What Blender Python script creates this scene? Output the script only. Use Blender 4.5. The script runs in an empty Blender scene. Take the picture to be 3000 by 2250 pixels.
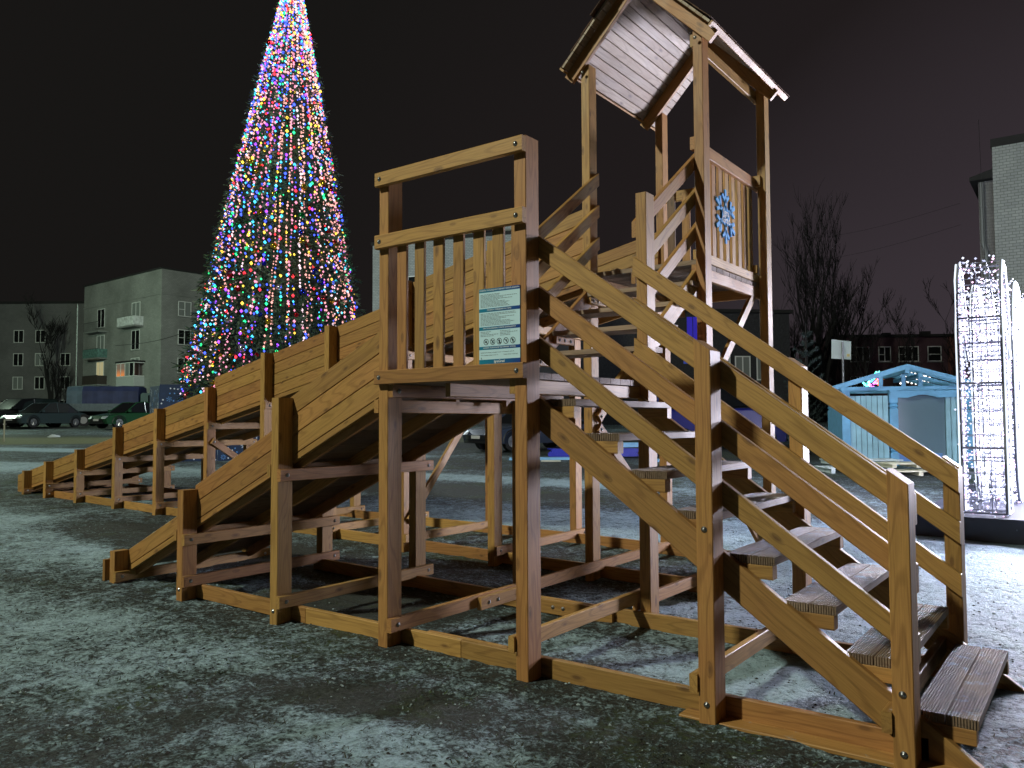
import bpy, bmesh, math, random
from mathutils import Vector, Matrix
random.seed(7)
C = bpy.context.scene
PI = math.pi
# ------------------------------------------------------------------ camera
F_PX, YAW, PITCH, ROLL, EYE = 2336.0, 0.6378, 0.0469, -0.0044, 1.6
F0 = Vector((-math.sin(YAW), math.cos(YAW), 0)); R0 = Vector((math.cos(YAW), math.sin(YAW), 0)); ZZ = Vector((0, 0, 1))
FW = F0*math.cos(PITCH) + ZZ*math.sin(PITCH); U0 = -F0*math.sin(PITCH) + ZZ*math.cos(PITCH)
RR = R0*math.cos(ROLL) + U0*math.sin(ROLL); UU = -R0*math.sin(ROLL) + U0*math.cos(ROLL)
cd = bpy.data.cameras.new('camera'); cam = bpy.data.objects.new('camera', cd); C.collection.objects.link(cam)
cd.sensor_width = 36; cd.lens = 36*F_PX/3000; cd.clip_start = 0.05; cd.clip_end = 2000
m3 = Matrix((RR, UU, -FW)).transposed()
cam.matrix_world = Matrix.Translation((0, 0, EYE)) @ m3.to_4x4()
C.camera = cam
# ------------------------------------------------------------------ world: night sky, faint city glow low on the right
w = bpy.data.worlds.new('World'); C.world = w; w.use_nodes = True
nt = w.node_tree; nt.nodes.clear()
wo = nt.nodes.new('ShaderNodeOutputWorld'); bg = nt.nodes.new('ShaderNodeBackground')
tc = nt.nodes.new('ShaderNodeTexCoord'); 
dp = nt.nodes.new('ShaderNodeVectorMath'); dp.operation = 'DOT_PRODUCT'; dp.inputs[1].default_value = (0.10, 0.98, -0.28)
nt.links.new(tc.outputs['Generated'], dp.inputs[0])
cr = nt.nodes.new('ShaderNodeValToRGB'); cr.color_ramp.elements[0].position = 0.45; cr.color_ramp.elements[0].color = (0.0088, 0.0080, 0.0074, 1)
cr.color_ramp.elements[1].position = 1.0; cr.color_ramp.elements[1].color = (0.046, 0.036, 0.044, 1)
e_ = cr.color_ramp.elements.new(0.78); e_.color = (0.014, 0.0108, 0.0112, 1)
nz = nt.nodes.new('ShaderNodeTexNoise'); nz.inputs['Scale'].default_value = 1.6; nz.inputs['Detail'].default_value = 3
nt.links.new(tc.outputs['Generated'], nz.inputs['Vector'])
ad = nt.nodes.new('ShaderNodeMath'); ad.operation = 'MULTIPLY_ADD'; ad.inputs[1].default_value = 0.10
nt.links.new(nz.outputs['Fac'], ad.inputs[0]); nt.links.new(dp.outputs['Value'], ad.inputs[2])
nt.links.new(ad.outputs[0], cr.inputs['Fac']); nt.links.new(cr.outputs['Color'], bg.inputs['Color'])
bg.inputs['Strength'].default_value = 1.0; nt.links.new(bg.outputs[0], wo.inputs[0])
C.view_settings.view_transform = 'Standard'; C.view_settings.look = 'None'; C.view_settings.gamma = 1; C.view_settings.exposure = 0
C.view_settings.use_curve_mapping = False
C.render.engine = 'CYCLES'; C.cycles.use_denoising = True; C.cycles.max_bounces = 5; C.cycles.sample_clamp_indirect = 4
C.cycles.use_light_tree = True
# lamp settings (lamps are made in their builders below)
LAMP_P, LAMP_C = 36000, (0.97, 1.0, 0.80)
LED_P, LED_C = 5200, (0.88, 0.86, 1.04)
# ------------------------------------------------------------------ helpers
def interp(x, xs, ys):
    if x <= xs[0]: return ys[0]
    for i in range(1, len(xs)):
        if x <= xs[i]:
            t = (x-xs[i-1])/(xs[i]-xs[i-1]); return ys[i-1] + t*(ys[i]-ys[i-1])
    return ys[-1]
def gz(x, y):
    s = x*F0.x + y*F0.y
    return interp(s, [7, 10.5, 12.8, 15.6, 22, 36, 43, 52, 160], [0, .10, .13, .22, .45, .80, 1.25, 1.43, 1.9])
def spot(px, d, z=None):
    b = math.atan((px-1500)/F_PX); v = F0*math.cos(b) + R0*math.sin(b); p = v*d
    return Vector((p.x, p.y, gz(p.x, p.y) if z is None else z))
def tag(o, label=None, cat=None, group=None, kind=None):
    if label: o['label'] = label
    if cat: o['category'] = cat
    if group: o['group'] = group
    if kind: o['kind'] = kind
    return o
def link(o, parent=None):
    C.collection.objects.link(o)
    if parent is not None: o.parent = parent
    return o
def empty(name, loc=(0, 0, 0), rz=0):
    o = bpy.data.objects.new(name, None); o.empty_display_size = .2; o.location = loc; o.rotation_euler = (0, 0, rz); return link(o)
class MB:
    def __init__(s): s.v = []; s.f = []; s.m = []; s.mats = []; s.cols = None
    def mi(s, mat):
        if mat not in s.mats: s.mats.append(mat)
        return s.mats.index(mat)
    def add(s, vs, fs, mat=None):
        n = len(s.v); s.v += [tuple(v) for v in vs]; k = s.mi(mat) if mat else 0
        for f in fs: s.f.append(tuple(n+i for i in f)); s.m.append(k)
    def box(s, x0, x1, y0, y1, z0, z1, mat=None, M=None):
        vs = [Vector((x, y, z)) for z in (z0, z1) for y in (y0, y1) for x in (x0, x1)]
        if M: vs = [M @ v for v in vs]
        s.add(vs, [(0, 2, 3, 1), (4, 5, 7, 6), (0, 1, 5, 4), (2, 6, 7, 3), (0, 4, 6, 2), (1, 3, 7, 5)], mat)
    def tube(s, pts, r, n=6, mat=None, closed=False, cap=True):
        pts = [Vector(p) for p in pts]; N = len(pts); vs = []
        for i, p in enumerate(pts):
            a = pts[i-1] if (i > 0 or closed) else p; b = pts[(i+1) % N] if (i < N-1 or closed) else p
            t = (b-a).normalized(); u = t.cross(Vector((0, 0, 1)))
            if u.length < .05: u = t.cross(Vector((0, 1, 0)))
            u.normalize(); q = t.cross(u); rr = r[i] if isinstance(r, (list, tuple)) else r
            for k in range(n): vs.append(p + (u*math.cos(2*PI*k/n) + q*math.sin(2*PI*k/n))*rr)
        fs = []
        for i in range(N if closed else N-1):
            for k in range(n):
                j = (i+1) % N; fs.append((i*n+k, i*n+(k+1) % n, j*n+(k+1) % n, j*n+k))
        if cap and not closed: fs += [tuple(range(n))[::-1], tuple((N-1)*n+k for k in range(n))]
        s.add(vs, fs, mat)
    def poly(s, pts, d, mat=None):      # prism from a closed 3-D outline pushed by vector d
        n = len(pts); pts = [Vector(p) for p in pts]; d = Vector(d); vs = pts + [p+d for p in pts]
        fs = [tuple(range(n))[::-1], tuple(range(n, 2*n))] + [(i, (i+1) % n, n+(i+1) % n, n+i) for i in range(n)]
        s.add(vs, fs, mat)
    def octa(s, c, r, mat=None):
        c = Vector(c); vs = [c+Vector(d)*r for d in ((1, 0, 0), (-1, 0, 0), (0, 1, 0), (0, -1, 0), (0, 0, 1), (0, 0, -1))]
        s.add(vs, [(0, 2, 4), (2, 1, 4), (1, 3, 4), (3, 0, 4), (2, 0, 5), (1, 2, 5), (3, 1, 5), (0, 3, 5)], mat)
    def mesh(s, name, smooth=False):
        me = bpy.data.meshes.new(name); me.from_pydata(s.v, [], s.f)
        for m in s.mats: me.materials.append(m)
        if len(s.mats) > 1: me.polygons.foreach_set('material_index', s.m)
        if smooth: me.polygons.foreach_set('use_smooth', [True]*len(s.f))
        me.validate(); me.update(); return me
    def build(s, name, parent=None, mat=None, smooth=False):
        me = s.mesh(name, smooth)
        if mat and not s.mats: me.materials.append(mat)
        return link(bpy.data.objects.new(name, me), parent)
# ------------------------------------------------------------------ materials
def newmat(name):
    m = bpy.data.materials.new(name); m.use_nodes = True; nt = m.node_tree
    return m, nt, nt.nodes['Principled BSDF']
def plain(name, col, rough=.6, metal=0, noise=0, nscale=8, spec=.5, bump=0):
    m, nt, b = newmat(name); b.inputs['Roughness'].default_value = rough; b.inputs['Metallic'].default_value = metal
    b.inputs['Base Color'].default_value = (*col, 1); b.inputs['Specular IOR Level'].default_value = spec
    if noise or bump:
        t = nt.nodes.new('ShaderNodeTexCoord'); n = nt.nodes.new('ShaderNodeTexNoise'); n.inputs['Scale'].default_value = nscale; n.inputs['Detail'].default_value = 5
        nt.links.new(t.outputs['Object'], n.inputs['Vector'])
        if noise:
            r = nt.nodes.new('ShaderNodeValToRGB'); a = r.color_ramp.elements
            a[0].position = .3; a[1].position = .7
            a[0].color = (*[c*(1-noise) for c in col], 1); a[1].color = (*[min(1, c*(1+noise)) for c in col], 1)
            nt.links.new(n.outputs['Fac'], r.inputs['Fac']); nt.links.new(r.outputs['Color'], b.inputs['Base Color'])
        if bump:
            bp = nt.nodes.new('ShaderNodeBump'); bp.inputs['Strength'].default_value = bump; bp.inputs['Distance'].default_value = .01
            nt.links.new(n.outputs['Fac'], bp.inputs['Height']); nt.links.new(bp.outputs[0], b.inputs['Normal'])
    return m
def emit(name, col, st):
    m, nt, b = newmat(name); b.inputs['Base Color'].default_value = (*[min(1, c*.5) for c in col], 1)
    b.inputs['Emission Color'].default_value = (*col, 1); b.inputs['Emission Strength'].default_value = st; return m
def wood(name, ca, cb, cdark, rough=.55, grooves=False, knots=.75, wet=0.0, frost=.60):
    """grain runs along local x; every board is offset at random and differs in hue"""
    m, nt, b = newmat(name); N = nt.nodes.new; L = nt.links.new
    t = N('ShaderNodeTexCoord'); oi = N('ShaderNodeObjectInfo')
    cmb = N('ShaderNodeCombineXYZ'); mu = N('ShaderNodeMath'); mu.operation = 'MULTIPLY'; mu.inputs[1].default_value = 37.0
    L(oi.outputs['Random'], mu.inputs[0]); 
    for k in range(3): L(mu.outputs[0], cmb.inputs[k])
    add = N('ShaderNodeVectorMath'); add.operation = 'ADD'; L(t.outputs['Object'], add.inputs[0]); L(cmb.outputs[0], add.inputs[1])
    mp = N('ShaderNodeMapping'); mp.inputs['Scale'].default_value = (1.0, 9.0, 9.0); L(add.outputs[0], mp.inputs[0])
    # knots
    mk = N('ShaderNodeMapping'); mk.inputs['Scale'].default_value = (3.4, 9.0, 9.0); L(add.outputs[0], mk.inputs[0])
    vo = N('ShaderNodeTexVoronoi'); vo.inputs['Scale'].default_value = 1.0; L(mk.outputs[0], vo.inputs['Vector'])
    kr = N('ShaderNodeMapRange'); kr.inputs['From Min'].default_value = .05; kr.inputs['From Max'].default_value = .20; kr.inputs['To Min'].default_value = 1; kr.inputs['To Max'].default_value = 0
    L(vo.outputs['Distance'], kr.inputs['Value'])
    # rings bent by large noise and round the knots
    n1 = N('ShaderNodeTexNoise'); n1.inputs['Scale'].default_value = .55; n1.inputs['Detail'].default_value = 2; L(mp.outputs[0], n1.inputs['Vector'])
    kk = N('ShaderNodeMath'); kk.operation = 'MULTIPLY_ADD'; kk.inputs[1].default_value = .09; L(kr.outputs[0], kk.inputs[0]); L(n1.outputs['Fac'], kk.inputs[2])
    s1 = N('ShaderNodeMath'); s1.operation = 'MULTIPLY'; s1.inputs[1].default_value = 84.0; L(kk.outputs[0], s1.inputs[0])
    s2 = N('ShaderNodeMath'); s2.operation = 'SINE'; L(s1.outputs[0], s2.inputs[0])
    rg = N('ShaderNodeMapRange'); rg.inputs['From Min'].default_value = .45; rg.inputs['From Max'].default_value = 1.0; L(s2.outputs[0], rg.inputs['Value'])
    # fibre
    mf = N('ShaderNodeMapping'); mf.inputs['Scale'].default_value = (5.0, 130.0, 130.0); L(add.outputs[0], mf.inputs[0])
    nf = N('ShaderNodeTexNoise'); nf.inputs['Scale'].default_value = 1.0; nf.inputs['Detail'].default_value = 4; L(mf.outputs[0], nf.inputs['Vector'])
    # blotch (stain unevenness)
    nb = N('ShaderNodeTexNoise'); nb.inputs['Scale'].default_value = 2.2; nb.inputs['Detail'].default_value = 5; nb.inputs['Roughness'].default_value = .62; L(add.outputs[0], nb.inputs['Vector'])
    mixb = N('ShaderNodeMix'); mixb.data_type = 'RGBA'; mixb.inputs['A'].default_value = (*ca, 1); mixb.inputs['B'].default_value = (*cb, 1)
    br = N('ShaderNodeMath'); br.operation = 'MULTIPLY_ADD'; br.inputs[1].default_value = 1.3; br.inputs[2].default_value = -.35
    rnd = N('ShaderNodeMath'); rnd.operation = 'ADD'; rs = N('ShaderNodeMath'); rs.operation = 'MULTIPLY_ADD'; rs.inputs[1].default_value = 1.1; rs.inputs[2].default_value = -.5
    L(oi.outputs['Random'], rs.inputs[0]); L(nb.outputs['Fac'], br.inputs[0]); L(br.outputs[0], rnd.inputs[0]); L(rs.outputs[0], rnd.inputs[1]); rnd.use_clamp = True
    L(rnd.outputs[0], mixb.inputs['Factor'])
    mr = N('ShaderNodeMix'); mr.data_type = 'RGBA'; mr.blend_type = 'MULTIPLY'; L(mixb.outputs['Result'], mr.inputs['A'])
    rc = N('ShaderNodeMix'); rc.data_type = 'RGBA'; rc.inputs['A'].default_value = (1.15, 1.14, 1.12, 1); rc.inputs['B'].default_value = (.50, .42, .34, 1)
    L(rg.outputs[0], rc.inputs['Factor']); L(rc.outputs['Result'], mr.inputs['B']); mr.inputs['Factor'].default_value = .36
    mf2 = N('ShaderNodeMix'); mf2.data_type = 'RGBA'; mf2.blend_type = 'MULTIPLY'; mf2.inputs['Factor'].default_value = 1; L(mr.outputs['Result'], mf2.inputs['A'])
    fr = N('ShaderNodeValToRGB'); fr.color_ramp.elements[0].position = .25; fr.color_ramp.elements[0].color = (.80, .78, .74, 1); fr.color_ramp.elements[1].position = .62; fr.color_ramp.elements[1].color = (1.10, 1.10, 1.09, 1)
    L(nf.outputs['Fac'], fr.inputs['Fac']); L(fr.outputs['Color'], mf2.inputs['B'])
    mkx = N('ShaderNodeMix'); mkx.data_type = 'RGBA'; L(mf2.outputs['Result'], mkx.inputs['A']); mkx.inputs['B'].default_value = (*cdark, 1)
    kf = N('ShaderNodeMath'); kf.operation = 'MULTIPLY'; kf.inputs[1].default_value = knots; L(kr.outputs[0], kf.inputs[0]); L(kf.outputs[0], mkx.inputs['Factor'])
    wn = N('ShaderNodeTexWhiteNoise'); wn.noise_dimensions = '1D'; L(oi.outputs['Random'], wn.inputs['W'])
    wv = N('ShaderNodeMapRange'); wv.inputs['To Min'].default_value = .80; wv.inputs['To Max'].default_value = 1.14; L(wn.outputs['Value'], wv.inputs['Value'])
    vm = N('ShaderNodeVectorMath'); vm.operation = 'SCALE'; L(mkx.outputs['Result'], vm.inputs[0]); L(wv.outputs[0], vm.inputs['Scale'])
    geo = N('ShaderNodeNewGeometry'); sz = N('ShaderNodeSeparateXYZ'); L(geo.outputs['Normal'], sz.inputs[0])
    up = N('ShaderNodeMapRange'); up.inputs['From Min'].default_value = .75; up.inputs['From Max'].default_value = .95; L(sz.outputs['Z'], up.inputs['Value'])
    fn = N('ShaderNodeTexNoise'); fn.inputs['Scale'].default_value = 7; fn.inputs['Detail'].default_value = 7; fn.inputs['Roughness'].default_value = .75; L(add.outputs[0], fn.inputs['Vector'])
    fm = N('ShaderNodeMapRange'); fm.inputs['From Min'].default_value = frost; fm.inputs['From Max'].default_value = frost+.12; L(fn.outputs['Fac'], fm.inputs['Value'])
    ff = N('ShaderNodeMath'); ff.operation = 'MULTIPLY'; L(up.outputs[0], ff.inputs[0]); L(fm.outputs[0], ff.inputs[1])
    fx = N('ShaderNodeMix'); fx.data_type = 'RGBA'; L(ff.outputs[0], fx.inputs['Factor']); L(vm.outputs[0], fx.inputs['A']); fx.inputs['B'].default_value = (.34, .40, .42, 1)
    L(fx.outputs['Result'], b.inputs['Base Color'])
    rr = N('ShaderNodeMapRange'); rr.inputs['To Min'].default_value = rough-.18-wet*.2; rr.inputs['To Max'].default_value = rough+.15; L(nb.outputs['Fac'], rr.inputs['Value']); L(rr.outputs[0], b.inputs['Roughness'])
    b.inputs['Specular IOR Level'].default_value = .5
    bp = N('ShaderNodeBump'); bp.inputs['Strength'].default_value = .35; bp.inputs['Distance'].default_value = .002; L(nf.outputs['Fac'], bp.inputs['Height'])
    if grooves:
        sx = N('ShaderNodeSeparateXYZ'); L(t.outputs['Object'], sx.inputs[0])
        g1 = N('ShaderNodeMath'); g1.operation = 'MULTIPLY'; g1.inputs[1].default_value = 2*PI/.0125; L(sx.outputs['Z'], g1.inputs[0])
        g2 = N('ShaderNodeMath'); g2.operation = 'SINE'; L(g1.outputs[0], g2.inputs[0])
        bp2 = N('ShaderNodeBump'); bp2.inputs['Strength'].default_value = 1; bp2.inputs['Distance'].default_value = .005; L(g2.outputs[0], bp2.inputs['Height']); L(bp.outputs[0], bp2.inputs['Normal']); L(bp2.outputs[0], b.inputs['Normal'])
    else: L(bp.outputs[0], b.inputs['Normal'])
    return m
W_POST = wood('stained_pine', (.37, .212, .060), (.34, .158, .050), (.10, .045, .018))
W_TREAD = wood('grooved_decking', (.30, .215, .155), (.21, .145, .10), (.04, .028, .02), rough=.62, grooves=True, frost=.54)
W_DARK = wood('dark_stained_pine', (.17, .10, .05), (.13, .065, .035), (.06, .03, .015))
W_ROOF = wood('greyed_roof_boards', (.30, .235, .165), (.24, .165, .105), (.08, .05, .03), knots=.9)
M_BOLT = plain('zinc', (.55, .56, .58), .3, 1)
M_SHINGLE = plain('shingle', (.10, .055, .035), .9, noise=.4, nscale=20)
M_BLUE = plain('snowflake_blue', (.02, .30, .80), .4)
M_WHITE = plain('white_print', (.75, .80, .82), .5)
# ------------------------------------------------------------------ boards
def board_mesh(name, L_, w_, t_, mat, k0=0.0, k1=0.0, c=.004, cache={}):
    key = (name, round(L_, 3), round(w_, 3), round(t_, 3), mat.name, round(k0, 3), round(k1, 3))
    if key in cache: return cache[key]
    # local x = length, y = thickness, z = width ; ends cut with slope k (x shift per z)
    prof = [(-t_/2+c, -w_/2), (t_/2-c, -w_/2), (t_/2, -w_/2+c), (t_/2, w_/2-c), (t_/2-c, w_/2), (-t_/2+c, w_/2), (-t_/2, w_/2-c), (-t_/2, -w_/2+c)]
    mb = MB(); n = 8
    for e, k in ((-L_/2, k0), (L_/2, k1)):
        mb.v += [(e+z*k, y, z) for y, z in prof]
    mb.f = [tuple(range(n)), tuple(range(2*n-1, n-1, -1))] + [(i, n+i, n+(i+1) % n, (i+1) % n) for i in range(n)]
    mb.m = [0]*len(mb.f); mb.mats = [mat]
    me = mb.mesh(name); cache[key] = me; return me
def board(name, a, b, wd, w_, t_, mat=None, parent=None, k0=0.0, k1=0.0, label=None):
    """board from a to b (centre line), width w_ along wd, thickness t_"""
    mat = mat or W_POST; a = Vector(a); b = Vector(b); x = (b-a); L_ = x.length; x.normalize()
    z = Vector(wd); z = (z - x*z.dot(x)).normalized(); y = z.cross(x)
    o = bpy.data.objects.new(name, board_mesh(name, L_, w_, t_, mat, k0, k1)); link(o, parent)
    M = Matrix((x, y, z)).transposed().to_4x4(); M.translation = (a+b)/2; 
    o.matrix_local = (Matrix.Translation(-parent.location) @ M) if parent is not None else M
    if label: o['label'] = label
    return o
def bx(name, x0, x1, y0, y1, z0, z1, mat=None, parent=None, label=None):
    d = [x1-x0, y1-y0, z1-z0]; cx, cy, cz = (x0+x1)/2, (y0+y1)/2, (z0+z1)/2
    i = d.index(max(d)); ax = [(1, 0, 0), (0, 1, 0), (0, 0, 1)]
    rest = sorted([j for j in range(3) if j != i], key=lambda j: -d[j]); c = Vector((cx, cy, cz))
    h = Vector(ax[i])*d[i]/2
    return board(name, c-h, c+h, ax[rest[0]], d[rest[0]], d[rest[1]], mat, parent, label=label)
# ================================================================== GROUND
def snow_ground():
    m, nt, b = newmat('snowy_ground'); N = nt.nodes.new; L = nt.links.new
    t = N('ShaderNodeTexCoord'); P = t.outputs['Object']
    def noise(s, d=6, r=.6, sc=None, dist=0):
        n = N('ShaderNodeTexNoise'); n.inputs['Scale'].default_value = s; n.inputs['Detail'].default_value = d; n.inputs['Roughness'].default_value = r; n.inputs['Distortion'].default_value = dist
        if sc:
            mp = N('ShaderNodeMapping'); mp.inputs['Scale'].default_value = sc; L(P, mp.inputs[0]); L(mp.outputs[0], n.inputs['Vector'])
        else: L(P, n.inputs['Vector'])
        return n.outputs['Fac']
    def mth(op, a, b_=None, c=None, clamp=False):
        n = N('ShaderNodeMath'); n.operation = op; n.use_clamp = clamp
        for i, v in enumerate((a, b_, c)):
            if v is None: continue
            if isinstance(v, (int, float)): n.inputs[i].default_value = v
            else: L(v, n.inputs[i])
        return n.outputs[0]
    def mr(v, a, b_, c=0, d=1):
        n = N('ShaderNodeMapRange'); n.inputs['From Min'].default_value = a; n.inputs['From Max'].default_value = b_; n.inputs['To Min'].default_value = c; n.inputs['To Max'].default_value = d; n.interpolation_type = 'SMOOTHSTEP'; L(v, n.inputs['Value']); return n.outputs[0]
    def blob(x, y, rx, ry, rot=0):
        mp = N('ShaderNodeMapping'); mp.vector_type = 'TEXTURE'; mp.inputs['Location'].default_value = (x, y, 0); mp.inputs['Rotation'].default_value = (0, 0, rot); mp.inputs['Scale'].default_value = (rx, ry, 1000)
        L(P, mp.inputs[0]); ln = N('ShaderNodeVectorMath'); ln.operation = 'LENGTH'; L(mp.outputs[0], ln.inputs[0])
        return mr(ln.outputs['Value'], .55, 1.25, 1, 0)
    big = noise(.22, 4, .55); mid = noise(1.3, 7, .68, dist=.4); fine = noise(16, 7, .75); grit = noise(110, 3, .6)
    f2 = noise(34, 5, .72, sc=(1, 1, 1), dist=.6); f1 = noise(8.5, 6, .70, dist=.5)
    bias = mth('MULTIPLY_ADD', big, .45, -.225)
    for (x, y, rx, ry, rot, wgt) in SNOWBLOBS: bias = mth('MULTIPLY_ADD', blob(x, y, rx, ry, rot), wgt*1.25, bias)
    a = mth('MULTIPLY_ADD', mid, .75, .10); a = mth('ADD', a, bias)
    a = mth('ADD', a, mth('MULTIPLY_ADD', f1, 1.25, -.625)); a = mth('ADD', a, mth('MULTIPLY_ADD', f2, 1.45, -.725)); a = mth('MULTIPLY_ADD', mth('SUBTRACT', grit, .5), .40, a)
    snow = mr(a, .36, .62)
    soil = N('ShaderNodeMix'); soil.data_type = 'RGBA'; soil.inputs['A'].default_value = (.014, .016, .014, 1); soil.inputs['B'].default_value = (.055, .066, .060, 1); L(mr(f2, .35, .65), soil.inputs['Factor'])
    gr = N('ShaderNodeMix'); gr.data_type = 'RGBA'; L(soil.outputs['Result'], gr.inputs['A']); gr.inputs['B'].default_value = (.050, .078, .026, 1)
    L(mth('MULTIPLY', mr(noise(.9, 4), .50, .62), mr(fine, .40, .58)), gr.inputs['Factor'])
    hump = N('ShaderNodeMix'); hump.data_type = 'RGBA'; L(gr.outputs['Result'], hump.inputs['A']); hump.inputs['B'].default_value = (.17, .18, .075, 1)
    L(mth('MULTIPLY', blob(-36, 17.5, 22, 2.4, .62), .75), hump.inputs['Factor'])
    sn = N('ShaderNodeMix'); sn.data_type = 'RGBA'; L(hump.outputs['Result'], sn.inputs['A'])
    sc = N('ShaderNodeMix'); sc.data_type = 'RGBA'; sc.inputs['A'].default_value = (.130, .190, .205, 1); sc.inputs['B'].default_value = (.37, .52, .59, 1); L(mr(a, .46, .95), sc.inputs['Factor'])
    L(sc.outputs['Result'], sn.inputs['B']); L(snow, sn.inputs['Factor']); L(sn.outputs['Result'], b.inputs['Base Color'])
    rg = N('ShaderNodeMapRange'); rg.inputs['To Min'].default_value = .5; rg.inputs['To Max'].default_value = .9; L(fine, rg.inputs['Value']); L(rg.outputs[0], b.inputs['Roughness'])
    hh = mth('ADD', mth('MULTIPLY', f1, .9), mth('MULTIPLY', f2, .5)); hh = mth('MULTIPLY_ADD', snow, .25, hh)
    bp = N('ShaderNodeBump'); bp.inputs['Strength'].default_value = 1.0; bp.inputs['Distance'].default_value = .06; L(hh, bp.inputs['Height']); L(bp.outputs[0], b.inputs['Normal'])
    return m
# x, y, rx, ry, rot, weight  (world metres)
SNOWBLOBS = [(-7.2, 2.6, 3.0, 1.0, .1, .16), (-13, 4.6, 6.5, 1.4, .1, .22), (-1.6, 4.9, 1.0, .6, 0, .16), (-3.4, 4.9, .8, .3, 0, .14), (-3.4, 6.3, 1.2, .35, 0, .16),
             (-4.5, 10.2, 7, 1.6, .15, .26), (-1.2, 9, 2.5, 4.5, 0, .30), (-2.4, 2.9, 1.6, .35, .0, .16), (-1.6, 2.6, .8, .6, 0, .14),
             (-22, 10.0, 9, 1.3, .25, .30), (-11, 14.2, 4.5, .7, .15, .30), (-27, 15, 12, 1.1, .35, .35), (-13, 8.4, 3.0, .8, .1, .2),
             (-3.4, 3.3, .7, .3, .2, -.20), (-4.2, 2.9, .9, .4, .2, -.08), (-2.6, 2.0, 1.8, .35, .6, -.04), (-4.2, 2.1, 1.1, .6, .4, -.03), (-1.5, 3.6, 1.2, .3, 0, -.03),
             (-9.5, 5.7, 3.4, .8, .0, -.32), (-5.4, 4.9, 1.2, .6, 0, -.22), (-7, 10.5, 4.5, .8, .15, -.04), (-14, 11.5, 6, 1.0, .2, -.2), (-9, 12.2, 5, 1.0, .1, -.10), (-12, 17.5, 9, 1.6, .2, -.12),
             (-35, 19, 24, 3.0, .6, -.35), (-50, 30, 30, 8, .6, -.3), (-18, 26, 16, 5, 0, -.3)]
M_GROUND = snow_ground()
def ground():
    mb = MB(); xs = []; 
    def axis(lo, hi, fine_lo, fine_hi, df, dc):
        out = []; x = lo
        while x < hi:
            out.append(x); d = df if fine_lo <= x < fine_hi else min(dc, max(df, df+.25*max(fine_lo-x, x-fine_hi, 0)))
            x += d
        out.append(hi); return out
    # local frame aligned with the view heading: a along F0, b along R0
    A = axis(-12, 700, 1.5, 9, .06, 14); B = axis(-420, 420, -5.5, 4.5, .08, 14)
    # coarse negative side guard
    from mathutils import noise as nse
    for a in A:
        for b_ in B:
            p = F0*a + R0*b_; z = gz(p.x, p.y)
            if a < 30:
                k = 1 if a < 12 else max(0, (30-a)/18)
                z += k*(.016*nse.noise(Vector((p.x*1.1, p.y*1.1, 0))) + .014*nse.noise(Vector((p.x*4.3, p.y*4.3, 3))) + .012*nse.noise(Vector((p.x*9, p.y*9, 7)))) - .004
            else: z += .05*nse.noise(Vector((p.x*.2, p.y*.2, 0)))
            mb.v.append((p.x, p.y, z))
    n = len(B)
    for i in range(len(A)-1):
        for j in range(n-1): mb.f.append((i*n+j, i*n+n+j, i*n+n+j+1, i*n+j+1))
    mb.m = [0]*len(mb.f); mb.mats = [M_GROUND]
    o = mb.build('ground', smooth=True)
    # faces must look up
    if o.data.polygons[0].normal.z < 0: o.data.flip_normals()
    tag(o, kind='structure')
    C.view_layers[0].update()
ground()
# ================================================================== THE WOODEN SLIDE
PW, PD, BT = .093, .145, .045
XL, XR, XN1, XN2 = -4.200, -2.980, -1.776, -.826
YF, YM, YA, YC = 4.05, 5.66, 6.88, 8.55
slide = empty('wooden_slide', (-3.5, 4.1, 0))
tag(slide, 'wooden play structure with two long slides, stairs and a roofed tower', 'slide')
S = slide
def post(x, yf, top, label=None, slope=None, mat=None):
    z0 = gz(x, yf) - .05
    k = 0 if slope is None else slope
    # local x up; width along world X so end cut = slope in (X,Z)
    return board('post', (x+PW/2, yf+PD/2, z0), (x+PW/2, yf+PD/2, top), (1, 0, 0), PW, PD, mat, S, 0, k, label)
bolt_me = None
def bolt(p, ax):
    global bolt_me
    if bolt_me is None:
        mb = MB(); n = 10
        for r, h in ((.017, 0), (.017, .003), (.009, .004), (.0085, .010), (.004, .012)):
            mb.v += [(r*math.cos(2*PI*k/n), r*math.sin(2*PI*k/n), h) for k in range(n)]
        for i in range(4): mb.f += [(i*n+k, i*n+(k+1) % n, (i+1)*n+(k+1) % n, (i+1)*n+k) for k in range(n)]
        mb.f.append(tuple(4*n+k for k in range(n))); mb.m = [0]*len(mb.f); mb.mats = [M_BOLT]; bolt_me = mb.mesh('bolt', True)
    o = bpy.data.objects.new('bolt', bolt_me); link(o, S)
    q = Vector(ax).to_track_quat('Z', 'Y'); M = q.to_matrix().to_4x4(); M.translation = Vector(p)-S.location; o.matrix_local = M
# --- small slide, mid platform, stair posts
for x, top in ((-8.0, .33), (-6.80, .99), (-5.44, 1.80)):
    post(x, YF, top); post(x-.01, YM, top)
post(XL, YF, 3.38); post(XR, YF, 3.415); post(XL, YM, 3.38); post(XR+.022, YM, 3.42)
for x, top in ((XN1, 2.01), (XN2, 1.335)):
    post(x, YF, top, slope=-.72); post(x, YM, top, slope=-.72)
# rail planks on the panel
for z, nm in ((3.355, 'top_rail'), (2.898, 'rail'), (1.918, 'rail')):
    bx(nm, XL-.003, XR+PW+.003, YF-BT, YF-.001, z-.050, z+.050, parent=S)
    bolt((XL+.045, YF-BT, z), (0, -1, 0)); bolt((XR+.045, YF-BT, z), (0, -1, 0))
for i, x in enumerate((-4.02, -3.85, -3.675, -3.495, -3.32, -3.16)):
    bx('slat', x, x+.092, YF+.001, YF+.026, 1.90, 2.90, W_DARK if i == 3 and 0 else None, parent=S)
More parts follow.
